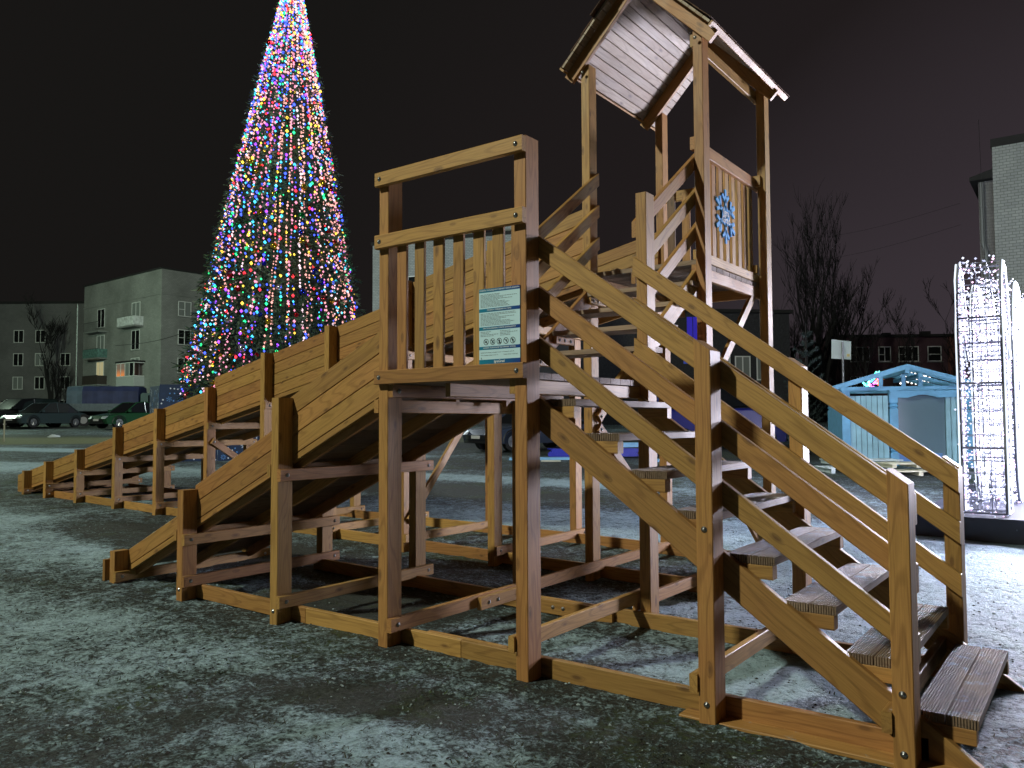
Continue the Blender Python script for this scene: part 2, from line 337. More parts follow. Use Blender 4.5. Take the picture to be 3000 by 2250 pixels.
# deck of the mid platform
nd = 11; y0 = YF+.02; dy = (YM+PD-.02-y0)/nd
for i in range(nd):
    bx('deck_plank', XL+PW+.002 if i in (0, nd-1) else XL+.02, XR-.002 if i in (0, nd-1) else XR+.06, y0+i*dy+.003, y0+(i+1)*dy-.003, 1.872, 1.915, W_TREAD, S)
bx('joist', XL+PW, XL+PW+BT, YF+.005, YM+PD, 1.775, 1.870, parent=S); bolt((XL+PW+BT, YF+.07, 1.82), (1, 0, 0))
bx('joist', XR-BT, XR, YF+.005, YM+PD, 1.775, 1.870, parent=S)
bx('joist', XL-BT, XL, YF-.002, YM+PD, 1.665, 1.762, parent=S)
bx('joist', XR+.0, XR+BT-.002, YF+PD+.002, YM-.002, 1.775, 1.868, parent=S)
bx('joist', XL+.5, XL+.5+BT, YF+.16, YM, 1.775, 1.870, parent=S)
# low cross beams (along Y), bolted to the post sides
def cross(x, y0_, y1_, z, nm='cross_beam', h=.098, t=BT, b0=True, b1=True, side=1):
    xa, xb = (x, x+t) if side > 0 else (x-t, x)
    bx(nm, xa, xb, y0_, y1_, z-h/2, z+h/2, parent=S)
    if side > 0:
        if b0: bolt((xb, y0_+.07, z), (1, 0, 0))
        if b1: bolt((xb, y1_-.07, z), (1, 0, 0))
cross(XL+PW, YF-.005, 8.75, .165)
cross(XR-BT, YF-.02, YM+PD+.1, .215, side=1, b0=False)
bx('splice_plate', XL+PW+BT, XL+PW+BT+.045, 5.0, 5.75, .10, .20, parent=S)
for yy in (5.1, 5.22, 5.48, 5.6): bolt((XL+PW+BT+.045, yy, .15), (1, 0, 0))
for x in (XN1, XN2): cross(x-BT, YF-.015, YM+PD+.06, .205, side=1, b0=False, b1=False)
for x in (-5.44, -6.80): cross(x+PW, YF-.01, YM+PD+.05, .165+gz(x, YF))
cross(-5.44+PW, YF-.01, YM+PD+.05, 1.175); cross(-6.80+PW, YF-.01, YM+PD+.05, .545); cross(-8.0+PW, YF-.01, YM+PD+.05, .085)
for x, z in ((-5.44, 1.23), (-6.8, .60)): cross(x-BT, YF-.005, YM+PD, z-.02, b0=False, b1=False)
# sills on the ground (inner face of the front row)
def sill(x0, x1, y, zc=None):
    n = max(1, round((x1-x0)/1.3)); xs = [x0+(x1-x0)*i/n for i in range(n+1)]
    for a, b_ in zip(xs, xs[1:]):
        za, zb = (gz(a, y)+.055, gz(b_, y)+.055) if zc is None else (zc, zc)
        board('sill', (a+.003, y, za), (b_-.003, y, zb), (0, 0, 1), .125, BT, None, S)
yi = YF+PD+BT/2
sill(-6.80, -3.55, yi); sill(-3.55, -1.78, yi); sill(-1.78, -.70, yi)
bx('splice_plate', -3.9, -3.2, yi+BT/2+.001, yi+BT/2+.04, .0, .118, parent=S)
sill(-6.8, -3.35, YM-BT/2); sill(-3.35, -.70, YM-BT/2)
bx('splice_plate', -3.85, -3.16, YM-BT-.042, YM-BT-.001, .0, .115, parent=S)
for xx in (-3.72, -3.62, -3.42): bolt((xx, YM-BT-.042, .06), (0, -1, 0))
bx('shim_plank', -1.9, -.55, YF+.02, YF+.17, -.012, .012, parent=S)
# sloping boards in the XZ plane
def slope_x(name, x0, z0, x1, z1, y, h, t=BT, vert=True, mat=None):
    """z0,z1: top edge heights; h vertical height"""
    sl = (z1-z0)/(x1-x0); a = math.atan(sl); wd = h*math.cos(a)
    k = math.tan(a) if vert else 0
    return board(name, (x0, y, z0-h/2), (x1, y, z1-h/2), (0, 0, 1), wd, t, mat, S, k, k)
SL = .718
for (x0, z0, h, nm) in ((XR+.04, 2.83, .145, 'handrail'), (XR+.04, 2.50, .135, 'guard_rail'), (XR+.04, 2.17, .135, 'guard_rail')):
    x1 = XN2+PW+.0
    slope_x(nm, x0, z0+.03-.03, x1, z0-SL*(x1-x0), yi, h)
slope_x('stringer', XR+.04, 1.79, -.41, 1.79-SL*(-.41-XR-.04), yi, .212)
for (z0, h, nm) in ((2.90, .145, 'handrail'), (2.575, .135, 'guard_rail'), (2.255, .140, 'guard_rail')):
    x0 = XR+.02; x1 = XN2+PW
    slope_x(nm, x0, z0, x1, z0-.722*(x1-x0), YM-BT/2, h)
slope_x('stringer', XR+.06, 1.80, -.38, 1.80-SL*(-.38-XR-.06), YM-BT/2, .212)
for x, z in ((XN1+.045, 1.02), (XN1+.045, .10), (XN2+.045, .34), (XN2+.045, .07)): bolt((x, YF, z), (0, -1, 0))
for x in (-6.755, -5.395): bolt((x, YF, .09+gz(x, YF)), (0, -1, 0))
yA, yB = YF+PD+BT+.002, YM-BT-.002
for i in range(8):
    xn = -.50-.307*i; zt = .225+.2165*i
    bx('tread_board', xn-.135, xn, yA, yB, zt-.045, zt, W_TREAD, S)
    bx('tread_board', xn-.275, xn-.141, yA, yB, zt-.045, zt, W_TREAD, S)
    for ya in (yA, yB-.07):
        bx('cleat', xn-.22, xn+.001 if ya != yA else xn-.012, ya, ya+.07, zt-.122, zt-.046, parent=S)
# small slide side boards + bed
SB = .452
def bot_s(x): return 1.79+SB*(x+4.2)
def side_boards(x0, x1, n, y, bot, sl, wv, gap=.006):
    k = math.atan(sl)
    zb = bot(x0)
    for j in range(n+1):
        if j == 0: z_top0, h = bot(x0)+.055, .055
        else: z_top0, h = bot(x0)+.055+gap+j*(wv+gap)-gap, wv
        slope_x('side_board' if j else 'edge_strip', x0, z_top0, x1, z_top0+sl*(x1-x0), y, h)
for y in (yi, YM-BT/2):
    for (a, b_, n) in ((-8.06, -6.80+.05, 1), (-6.80+.054, -5.44+.05, 2), (-5.44+.054, XL+.05, 3)):
        side_boards(a, b_, n, y, bot_s, SB, .160)
def bed(x0, x1, ya, yb, bot, sl, off):
    n = int((x1-x0)/math.cos(math.atan(sl))/.150); dx = (x1-x0)/n
    for i in range(n):
        xc = x0+(i+.5)*dx; zc = bot(xc)+off
        a = Vector((xc, ya, zc)); b_ = Vector((xc, yb, zc))
        board('bed_plank', a, b_, (1, 0, sl), dx/math.cos(math.atan(sl))-.0008, .028, W_TREAD, S)
bed(-8.0, XL, YF+PD+BT, YM-BT, bot_s, SB, .075)
for y in (YF+PD+BT+.03, (YF+YM+PD)/2, YM-BT-.03):
    slope_x('slide_joist', -7.9, bot_s(-7.9)+.058, XL-.0, bot_s(XL)+.058, y, .115, .04)
board('foot_post', (-8.13, YF+.05, .0), (-8.13, YF+.05, .23), (0, 1, 0), .09, .045, None, S)
# ------------------------------------------------------------------ big slide
BX = [(-17.06, .68), (-16.14, .88), (-14.93, 1.13), (-13.58, 1.53), (-12.28, 1.83), (-10.87, 2.13), (-9.50, 2.58), (-8.15, 2.86), (-6.80, 3.31), (-5.44, 3.6)]
SG = .208
def bot_b(x): return .28+SG*(x+17.25)
for x, top in BX:
    post(x, YA, top); post(x, YC, top)
yi2 = YA+PD+BT/2; yo2 = YC-BT/2
edges = [-17.6]+[x+.045 for x, _ in BX[1:]]+[XL+.045]
ncount = [2, 2, 2, 3, 3, 3, 4, 4, 5, 5][:len(edges)-1]
ncount = [2, 2, 2, 3, 3, 4, 4, 4, 5, 5]
ncount = [2, 2, 2, 3, 3, 3, 4, 4, 5, 5]
segs = list(zip(edges, edges[1:])); 
for (a, b_), n in zip(segs, [2, 2, 2, 3, 3, 4, 4, 4, 5, 5]):
    for y in (yi2, yo2): side_boards(a+.002, b_-.002, n, y, bot_b, SG, .148, .0055)
bed(-17.5, XL+.3, YA+PD+BT, YC-BT, bot_b, SG, .075)
for y in (YA+PD+BT+.03, (YA+YC+PD)/2, YC-BT-.03):
    slope_x('slide_joist', -17.3, bot_b(-17.3)+.058, XL, bot_b(XL)+.058, y, .115, .04)
for x, top in BX:
    zb = gz(x, YA+.8)
    if x > -16.5: cross(x+PW, YA-.01, YC+PD+.05, bot_b(x)-.055 if x > -16 else bot_b(x)-.09)
    if x > -15.5: cross(x+PW, YA-.01, YC+PD+.05, zb+.13)
    else: cross(x+PW, YA-.01, YC+PD+.05, zb+.05, h=.07)
def sill2(x0, x1, y):
    sill(x0, x1, y)
sill2(-16.1, XL+.04, yi2); sill2(-16.1, XL+.04, yo2); sill2(XL+.045, XR+PW, yi2); sill2(XL+.045, XR+PW, yo2)
def brace(x, ya, za, yb, zb, side=1, nm='brace', w_=.098):
    xc = x+BT/2 if side > 0 else x-BT/2
    sl = (zb-za)/(yb-ya); k = math.tan(math.atan(sl))
    o = board(nm, (xc, ya, za), (xc, yb, zb), (0, 0, 1), w_, .04, None, S)
    bolt((xc+.02, ya+.03*(1 if yb > ya else -1), za+.03*sl), (1, 0, 0))
brace(-6.80+PW, 6.95, .42, 8.62, 2.30); brace(-10.87+PW, 6.95, 1.33, 8.6, .28); brace(-5.44+PW-.2, 6.95, 2.1, 8.6, 2.15) if 0 else None
# ------------------------------------------------------------------ tower
ZT = 3.09
for x in (XL, XR):
    post(x, YA, 5.24); post(x+.005, YC, 5.26)
nd = 11; y0 = YA+.01; dy = (YC+PD-y0)/nd
for i in range(nd):
    e = i in (0, nd-1)
    bx('deck_plank', XL+PW+.002 if e else XL+.02, XR-.002 if e else XR-.004, y0+i*dy+.003, y0+(i+1)*dy-.003, ZT-.045, ZT, W_TREAD, S)
for xa in (XL+PW, XR-BT, XL+.55): bx('joist', xa, xa+BT, YA+.002, YC+PD, ZT-.16, ZT-.047, parent=S)
bx('rim_beam', XL+PW+BT+.002, XR-BT-.002, YC-.05, YC-.005, ZT-.16, ZT-.047, parent=S)
bx('threshold_board', XL+PW+.03, XR-.06, YC-.002, YC+.04, ZT+.002, ZT+.10, parent=S)
# snowflake panel, on the inner side of the right-hand posts
bx('top_rail', XR-BT, XR-.001, YA+.01, YC+PD-.02, 4.125, 4.245, parent=S)
bx('rail', XR-BT, XR-.001, YA+PD-.1, YC+.05, 3.10, 3.19, parent=S)
for i in range(9):
    y = YA+PD+.03+i*.172
    bx('slat', XR-BT-.026, XR-BT-.001, y, y+.095, 3.10, 4.24, parent=S)
# back panel
bx('top_rail', XL+.04, XR+.05, YC-BT, YC-.001, 4.15, 4.27, parent=S)
bx('slat', -4.02, -3.925, YC-BT-.027, YC-BT-.001, 3.2, 4.29, W_DARK, S)
for x in (-3.835, -3.60, -3.42, -3.24): bx('slat', x, x+.095, YC-BT-.027, YC-BT-.001, 3.2, 4.22, parent=S)
bx('rail', XL+.1, XR+.0, YC-BT, YC-.001, 3.2, 3.29, parent=S)
# second stair: rails and stringers in YZ plane
def slope_y(name, y0, z0, y1, z1, xc, h, t=BT, mat=None):
    sl = (z1-z0)/(y1-y0); a = math.atan(sl); k = math.tan(a)
    # along +Y: local x; wd = +Z
    return board(name, (xc, y0, z0-h/2), (xc, y1, z1-h/2), (0, 0, 1), h*math.cos(a), t, mat, S, k, k)
for xc in (XL+PW+BT/2, XR-BT/2):
    for zt_, h, nm in ((4.13, .135, 'handrail'), (3.80, .13, 'guard_rail'), (3.47, .13, 'guard_rail')):
        slope_y(nm, 5.72, zt_-.72*1.27, 6.99, zt_, xc, h)
    slope_y('stringer', 5.40, 1.92, 6.90, 1.92+.72*1.50, xc, .20)
for i in range(4):
    y = 5.80+.31*i; zt = 2.145+.235*i
    zt = [2.21, 2.43, 2.65, 2.87][i]
    for q in (0, 1): bx('tread_board', XL+PW-.01, XR+.03, y+q*.152, y+q*.152+.146, zt-.045, zt, W_TREAD, S)
    for xc in (XL+PW+BT+.001, XR-BT-.041): 
        bx('cleat', xc, xc+.04, y+.01, y+.31, zt-.115, zt-.047, parent=S)
        if xc < -4: 
            for q in (.06, .15, .25): bolt((xc+.04, y+q, zt-.08), (1, 0, 0))
# K braces
brace(XL+PW, 6.97, 1.62, 8.6, 3.05); brace(XL+PW, 6.97, 1.54, 8.6, .22)
brace(XR-BT, 6.97, 1.68, 8.6, 3.10); brace(XR-BT, 6.97, 1.54, 8.6, .22)
cross(XR-BT, YM, YC+PD+.03, .165, b0=False)
# ------------------------------------------------------------------ roof
XRG, ZRG, RS = -3.54, 6.0, 1.02
ya_, yb_ = 6.73, 8.86
ce = math.atan(RS); 
for sgn in (-1, 1):
    d = Vector((sgn, 0, -RS)).normalized(); n_ = Vector((sgn*RS, 0, 1)).normalized()
    ltot = .79/math.cos(ce); nb = 12; wv = ltot/nb
    for i in range(nb):
        c = Vector((XRG, 0, ZRG+.012)) + d*(wv*(i+.5))
        board('roof_board', (c.x, ya_, c.z), (c.x, yb_, c.z), d, wv-.004, .022, W_ROOF, S)
    # bitumen shingle courses
    for i in range(6):
        c = Vector((XRG, 0, ZRG+.012)) + d*(ltot/6*(i+.5)) + n_*.020
        tl = -.035
        mb = MB(); y = ya_-.02+random.uniform(-.05, .05)
        while y < yb_:
            y2 = min(y+.20, yb_+.02)
            ww = ltot/6*.62; jit = random.uniform(-.012, .012)
            p = [c-d*ww, c+d*(ww+jit)]; up = n_*(.006+.004*(int(y*10) % 2))
            a0 = Vector((p[0].x, y+.004, p[0].z)); a1 = Vector((p[1].x, y+.004, p[1].z))+n_*.010
            b0 = Vector((p[0].x, y2, p[0].z)); b1 = Vector((p[1].x, y2, p[1].z))+n_*.010
            mb.add([a0, a1, b1, b0, a0+up, a1+up, b1+up, b0+up], [(0, 1, 2, 3), (7, 6, 5, 4), (0, 4, 5, 1), (1, 5, 6, 2), (2, 6, 7, 3), (3, 7, 4, 0)])
            y = y2
        mb.build('shingle_course', S, M_SHINGLE).location = -S.location
    # rafters front and back
    for yc in (YA-BT/2-.002, YC-BT/2-.01):
        c0 = Vector((XRG, yc, ZRG-.088)); c1 = c0+d*1.12
        board('rafter', c0, c1, n_, .122, BT, None, S, k0=-sgn*0, k1=0)
    # plate along the eave, fascia strip
    xp = XRG+sgn*(.56+.0); 
    if sgn > 0: bx('wall_plate', (XL+PW) if sgn < 0 else XR-BT, (XL+PW+BT) if sgn < 0 else XR, YA+PD-.10, YC+.1, 5.12, 5.235, parent=S)
    ce2 = Vector((XRG, 0, ZRG+.012))+d*(ltot+.012)
    board('fascia', (ce2.x, ya_, ce2.z-.01), (ce2.x, yb_, ce2.z-.01), n_, .06, .02, None, S)
bolt((XL+.045, YA-BT-.003, 5.15), (0, -1, 0)); bolt((XR+.045, YA-BT-.003, 5.15), (0, -1, 0))
# ------------------------------------------------------------------ text helper
def text_mesh(body, size, align='CENTER', bold=False):
    cu = bpy.data.curves.new('txt', 'FONT'); cu.body = body; cu.size = size; cu.align_x = align; cu.align_y = 'CENTER'; cu.resolution_u = 2
    if bold: cu.offset = size*.018
    ob = bpy.data.objects.new('txt', cu); C.collection.objects.link(ob)
    dg = bpy.context.evaluated_depsgraph_get(); me = bpy.data.meshes.new_from_object(ob.evaluated_get(dg))
    vs = [v.co.copy() for v in me.vertices]; fs = [tuple(p.vertices) for p in me.polygons]
    bpy.data.objects.remove(ob); bpy.data.curves.remove(cu); bpy.data.meshes.remove(me); return vs, fs
# ------------------------------------------------------------------ snowflake ornament
def flake_mesh(mb, cen, ux, uz, R, nrm, thick, mat):
    """fretwork snowflake: hexagonal ring hub and six forked arms; ux,uz in-plane axes"""
    def P(a, r): return cen + ux*(r*math.cos(a)) + uz*(r*math.sin(a))
    def bar(p, q, w_):
        t = (q-p).normalized(); s_ = t.cross(nrm).normalized()*w_/2
        mb.poly([p-s_, q-s_, q+s_, p+s_], nrm*thick, mat)
    for k in range(6):
        a = PI/2+k*PI/3; a2 = a+PI/3
        mb.poly([P(a, R*.40), P(a2, R*.40), P(a2, R*.24), P(a, R*.24)], nrm*thick, mat)
        bar(P(a, 0), P(a, R*.97), R*.15)
        for rr, l in ((.52, .38),):
            for sg in (-1, 1):
                p = P(a, R*rr); q = p + (ux*math.cos(a+sg*.9) + uz*math.sin(a+sg*.9))*R*l; bar(p, q, R*.125)
mb = MB(); fc = Vector((XR-BT, 7.72, 3.665)); NX = Vector((1, 0, 0))
flake_mesh(mb, fc, Vector((0, 1, 0)), Vector((0, 0, 1)), .285, NX, .014, M_BLUE)
o = mb.build('snowflake', None); 
tag(o, 'blue cut-out snowflake on the slatted tower side', 'ornament')
mb = MB()
for j, tx in enumerate(('Igra', 'Grad')):
    vs, fs = text_mesh(tx, .098, bold=True)
    mb.add([fc + Vector((.016, v.x, v.y + .035 - .075*j)) for v in vs], fs, M_WHITE)
mb.build('lettering', o)
# ------------------------------------------------------------------ rules sign
sx0, sx1, sz0, sz1, sy = -3.262, -2.932, 1.972, 2.462, YF-.006
sg = empty('rules_sign', ((sx0+sx1)/2, sy, sz0)); tag(sg, 'pale blue rules board in Russian on the slatted panel', 'sign')
def srect(mb, x0, x1, z0, z1, d, mat): mb.add([(x0, sy-d, z0), (x1, sy-d, z0), (x1, sy-d, z1), (x0, sy-d, z1)], [(0, 1, 2, 3)], mat)
M_SB = plain('sign_pale_blue', (.56, .80, .88), .35); M_SD = plain('sign_ink', (.03, .04, .06), .5)
def bandmat():
    m, nt, b = newmat('sign_band'); t = nt.nodes.new('ShaderNodeTexCoord'); s_ = nt.nodes.new('ShaderNodeSeparateXYZ'); r = nt.nodes.new('ShaderNodeValToRGB')
    nt.links.new(t.outputs['Generated'], s_.inputs[0]); nt.links.new(s_.outputs[0], r.inputs['Fac']); nt.links.new(r.outputs['Color'], b.inputs['Base Color'])
    r.color_ramp.elements[0].color = (.01, .22, .34, 1); r.color_ramp.elements[1].color = (.01, .05, .26, 1); b.inputs['Roughness'].default_value = .35; return m
M_BAND = bandmat(); M_SG = plain('sign_grey_ink', (.17, .24, .27), .5)
mb = MB(); mb.box(sx0, sx1, sy, sy+.004, sz0, sz1, M_SB); p_ = mb.build('panel', sg); p_.location = -sg.location
mb = MB(); H_ = sz1-sz0; W_ = sx1-sx0
bands = [(1.0, .952), (.735, .690), (.492, .447), (.232, .190), (.058, .0)]
for a, b_ in bands: srect(mb, sx0, sx1, sz0+H_*b_, sz0+H_*a, .0008, M_BAND)
p_ = mb.build('heading_band', sg); p_.location = -sg.location
mb = MB()
heads = ['ПРАВИЛА ПОЛЬЗОВАНИЯ ЗИМНЕЙ ГОРКОЙ «ЗИМНЯЯ»', 'ПРАВИЛА ПОВЕДЕНИЯ НА ГОРКЕ', 'ПРИ ПОЛЬЗОВАНИИ ГОРКОЙ ЗАПРЕЩАЕТСЯ', 'НОМЕРА ТЕЛЕФОНОВ ЭКСТРЕННЫХ СЛУЖБ', 'IgraGrad']
sizes = [.0118, .0118, .0118, .0118, .024]
for (a, b_), tx, sz_ in zip(bands, heads, sizes):
    vs, fs = text_mesh(tx, sz_, bold=True); mb.add([((sx0+sx1)/2+v.x, sy-.0016, sz0+H_*(a+b_)/2+v.y) for v in vs], fs, M_WHITE)
p_ = mb.build('heading_text', sg); p_['kind'] = 'stuff'; p_.location = -sg.location
mb = MB()
def lines(z_hi, z_lo, n, xa, xb, seed):
    rn = random.Random(seed)
    for i in range(n):
        z = z_hi-(z_hi-z_lo)*(i+.5)/n; ln = xa
        end = xa+(xb-xa)*rn.uniform(.45, 1.0)
        while ln < end:
            q = rn.uniform(.010, .026); srect(mb, ln, min(ln+q, end), z-.0016, z+.0016, .0008, M_SG); ln += q+.0035
lines(sz0+H_*.93, sz0+H_*.75, 11, sx0+.012, sx1-.015, 1); lines(sz0+H_*.675, sz0+H_*.505, 10, sx0+.012, sx1-.03, 2)
lines(sz0+H_*.435, sz0+H_*.36, 4, sx0+.012, sx0+W_*.48, 3); lines(sz0+H_*.435, sz0+H_*.36, 4, sx0+W_*.52, sx1-.012, 4)
for x, z, tx in ((.04, .150, 'Единый номер вызова экстренных служб: 112'), (.04, .115, 'МЧС. Пожарная охрана: 01, моб. 101'), (.60, .150, 'Полиция: 02, моб. 102'), (.60, .115, 'Скорая помощь: 03, моб. 103')):
    vs, fs = text_mesh(tx, .0082, 'LEFT'); mb.add([(sx0+W_*x+v.x, sy-.0010, sz0+H_*z+v.y) for v in vs], fs, M_SD)
mb.tube([(sx0+.018, sy-.001, sz0+H_*.088), (sx0+.016, sy-.001, sz0+H_*.076), (sx0+.022, sy-.001, sz0+H_*.066)], .002, 5, M_SD)
p_ = mb.build('small_print', sg); p_['kind'] = 'stuff'; p_.location = -sg.location
# five prohibition roundels
for k in range(5):
    mb = MB(); cx, cz, r = sx0+W_*(.175+.163*k), sz0+H_*.292, .0205
    n = 20
    for i in range(n):
        a, b_ = 2*PI*i/n, 2*PI*(i+1)/n
        mb.add([(cx+r*math.cos(a), sy-.0010, cz+r*math.sin(a)), (cx+r*math.cos(b_), sy-.0010, cz+r*math.sin(b_)), (cx+.82*r*math.cos(b_), sy-.0010, cz+.82*r*math.sin(b_)), (cx+.82*r*math.cos(a), sy-.0010, cz+.82*r*math.sin(a))], [(0, 1, 2, 3)], M_SD)
    c_, s_ = math.cos(PI/4), math.sin(PI/4); h = .0016
    mb.add([(cx-r*.8*c_-h, sy-.0014, cz+r*.8*s_-h), (cx+r*.8*c_-h, sy-.0014, cz-r*.8*s_-h), (cx+r*.8*c_+h, sy-.0014, cz-r*.8*s_+h), (cx-r*.8*c_+h, sy-.0014, cz+r*.8*s_+h)], [(0, 1, 2, 3)], M_SD)
    figs = [[((-.5, -.1), (.4, -.2)), ((-.1, -.1), (.3, .4))], [((-.35, .45), (.1, -.1)), ((.4, .4), (-.1, -.1)), ((-.1, -.1), (-.3, -.5)), ((.1, -.1), (.35, -.5))],
            [((0, .55), (0, -.05)), ((0, 0), (-.2, -.6)), ((0, 0), (.2, -.6)), ((-.3, .2), (.3, .2))], [((-.2, .3), (.35, -.2)), ((.3, .4), (.3, .1))], [((-.1, .5), (-.1, -.1)), ((-.1, -.1), (.1, -.6)), ((-.3, .1), (.3, .2))]][k]
    for (a0, b0), (a1, b1) in figs: mb.tube([(cx+a0*r, sy-.001, cz+b0*r), (cx+a1*r, sy-.001, cz+b1*r)], .0026, 4, M_SD)
    p_ = mb.build('pictogram', sg); p_.location = -sg.location
# ================================================================== LAMPS (posts stand outside the picture)
def street_lamp(x, y, h, label, P, col, radius=.12, reach=1.2, ang=0):
    z = gz(x, y); t = empty('street_lamp', (x, y, z)); tag(t, label, 'street lamp')
    mb = MB(); mb.tube([(0, 0, 0), (0, 0, h*.6), (0, 0, h)], [.09, .07, .05], 10); dx, dy = math.cos(ang)*reach, math.sin(ang)*reach
    mb.tube([(0, 0, h), (dx*.5, dy*.5, h+.15), (dx, dy, h+.18)], .035, 8); mb.build('pole', t, M_POLE)
    mb = MB(); mb.box(-.3, .3, -.13, .13, .04, .14, None, Matrix.Translation((dx, dy, h+.10)) @ Matrix.Rotation(ang, 4, 'Z')); mb.build('lamp_head', t, M_POLE)
    l = bpy.data.lights.new('lamp_light', 'POINT'); l.energy = P; l.color = col; l.shadow_soft_size = radius
    lo = bpy.data.objects.new('lamp_light', l); link(lo, t); lo.location = (dx, dy, h-.05); return t
M_POLE = plain('galvanised_pole', (.25, .26, .27), .5, .6)
street_lamp(-16.8, -18.0, 24.5, 'tall floodlighting mast behind the photographer, outside the frame', LAMP_P, LAMP_C, .55)
pl_ = spot(-300, 70)
street_lamp(pl_.x, pl_.y, 10.0, 'grey street lamp by the far apartment blocks, outside the frame on the left', 7200, (.72, 1.0, .74))
pb_ = spot(905, 44)  # lamp added out of sight to brighten the pale block behind the slats
street_lamp(pb_.x, pb_.y, 8.0, 'added street lamp hidden behind the christmas tree to light the brick block', 4200, (.85, .95, 1.0))
pr_ = spot(3400, 26)  # unseen lamp added to light the building at the right edge
street_lamp(pr_.x, pr_.y, 8.5, 'added unseen street lamp right of the lit display, lighting the right building', 600, (.75, 1.0, .95))
# ================================================================== CHRISTMAS TREE
M_NEEDLE = plain('tinsel_needles', (.045, .090, .045), .55, noise=.6, nscale=3)
M_TRUNK = plain('bark', (.045, .035, .03), .9, noise=.3)
LCOL = {'warm': (1.0, .46, .40), 'pink': (1.0, .34, .50), 'white': (1.0, .74, .82), 'blue': (.05, .10, 1.0), 'violet': (.30, .06, 1.0), 'green': (.02, .75, .22), 'yellow': (1.0, .62, .06), 'red': (1.0, .03, .05), 'cyan': (.05, .55, .85)}
LM = {k: emit('bulb_'+k, v, 1.45 if k in ('warm', 'pink', 'white') else 3.0) for k, v in LCOL.items()}
def christmas_tree():
    base = spot(806, 26.0); t = empty('christmas_tree', base); tag(t, 'tall conical christmas tree covered in strings of coloured lights', 'christmas tree')
    rn = random.Random(3); H = 15.3; z0 = 1.75; R = 2.55
    lean = R0*.45/H
    def rad(z): 
        u = min(1, (z-z0)/(H-z0)); return R*(1-u)**.93+.16
    def pt(z, a, k=1.0): 
        r = rad(z)*k; q = R0*(math.cos(a)*r) + F0*(math.sin(a)*r) + lean*z; return Vector((q.x, q.y, z))
    mb = MB(); mb.tube([(0, 0, -.1), (0, 0, 6), (lean.x*H, lean.y*H, H)], [.22, .15, .04], 8); mb.build('trunk', t, M_TRUNK)
    mb = MB()
    # inner body of dense dark sprigs + outer sprays of needles
    for i in range(20000):
        u = 1-(1-rn.random())**.55
        z = z0+(H-z0)*min(.985, u*.98); a = rn.uniform(-PI, PI)
        if math.sin(a) > .45 and rn.random() < .8: continue
        k = rn.uniform(.80, 1.06) if rn.random() < .93 else rn.uniform(1.05, 1.15); p = pt(z, a, k); out = (R0*math.cos(a)+F0*math.sin(a)+ZZ*rn.uniform(-.7, .5)).normalized()
        s_ = rn.uniform(.10, .26)*(0.55+.45*(1-(z-z0)/(H-z0))); side = out.cross(ZZ).normalized()
        for q in range(3):
            dirn = (out+side*rn.uniform(-.9, .9)+ZZ*rn.uniform(-.7, .5)).normalized(); w_ = dirn.cross(Vector((rn.uniform(-1, 1), rn.uniform(-1, 1), rn.uniform(-1, 1)))).normalized()*s_*.13
            mb.add([p-w_, p+w_, p+dirn*s_+w_*.3, p+dirn*s_-w_*.3], [(0, 1, 2, 3)], M_NEEDLE)
    o = mb.build('crown', t)
    # opaque core so that the crown is dense
    mb = MB(); n = 28; zs = [z0+(H-z0)*i/26 for i in range(27)]
    for z in zs:
        for k in range(n): mb.v.append(tuple(pt(z, 2*PI*k/n, .80+.05*rn.random())))
    mb.f = [(i*n+k, i*n+(k+1) % n, (i+1)*n+(k+1) % n, (i+1)*n+k) for i in range(26) for k in range(n)]; mb.m = [0]*len(mb.f); mb.mats = [M_NEEDLE]
    mb.build('inner_foliage', t)
    names = list(LCOL)
    for sidx in range(60):
        a = -PI/2 + (sidx-29.5)/30*PI*.60 + rn.uniform(-.02, .02); kind = rn.random()
        mb = MB(); z = z0+rn.uniform(-.1, .25); wire = []
        main = rn.choice(['warm', 'warm', 'pink', 'white']) if kind < .60 else None
        w0 = rn.uniform(0, 6)
        while z < H-.05:
            aa = a + .02*math.sin(z*1.3+w0)
            p = pt(z, aa, 1.03+rn.uniform(-.05, .05)); 
            if main and rn.random() < .92: c = main if rn.random() < .78 else rn.choice(['white', 'pink', 'yellow', 'blue', 'cyan'])
            else: c = rn.choice(['blue', 'blue', 'blue', 'violet', 'green', 'yellow', 'red', 'cyan', 'cyan', 'pink'])
            fill = .55+.4*((z-z0)/(H-z0))
            if rn.random() < (fill if not main else .86): mb.octa(p, rn.choice([.022, .030, .040, .050]) if main else rn.choice([.026, .040, .058]), LM[c])
            z += rn.uniform(.07, .15) if main else rn.uniform(.08, .22)
        if sidx % 3 == 0: mb.tube([pt(z, a+.02*math.sin(z*1.3+w0), 1.03) for z in [z0+(H-z0)*i/14 for i in range(15)]], .006, 3, M_TRUNK)
        mb.build('light_string', t)['kind'] = 'stuff'
    # glass baubles
    bc = {'red': (.45, .01, .02), 'gold': (.62, .42, .03), 'silver': (.6, .62, .66), 'blue': (.01, .03, .42), 'green': (.01, .30, .07)}
    BM = {k: plain('bauble_'+k, v, .12, .85) for k, v in bc.items()}
    me = {}
    for k in bc:
        m_ = MB(); nn, mm = 12, 8
        for i in range(mm+1):
            for j in range(nn):
                th = PI*i/mm; m_.v.append((math.sin(th)*math.cos(2*PI*j/nn), math.sin(th)*math.sin(2*PI*j/nn), math.cos(th)))
        m_.f = [(i*nn+j, (i+1)*nn+j, (i+1)*nn+(j+1) % nn, i*nn+(j+1) % nn) for i in range(mm) for j in range(nn)]; m_.m = [0]*len(m_.f); m_.mats = [BM[k]]; me[k] = m_.mesh('bauble', True)
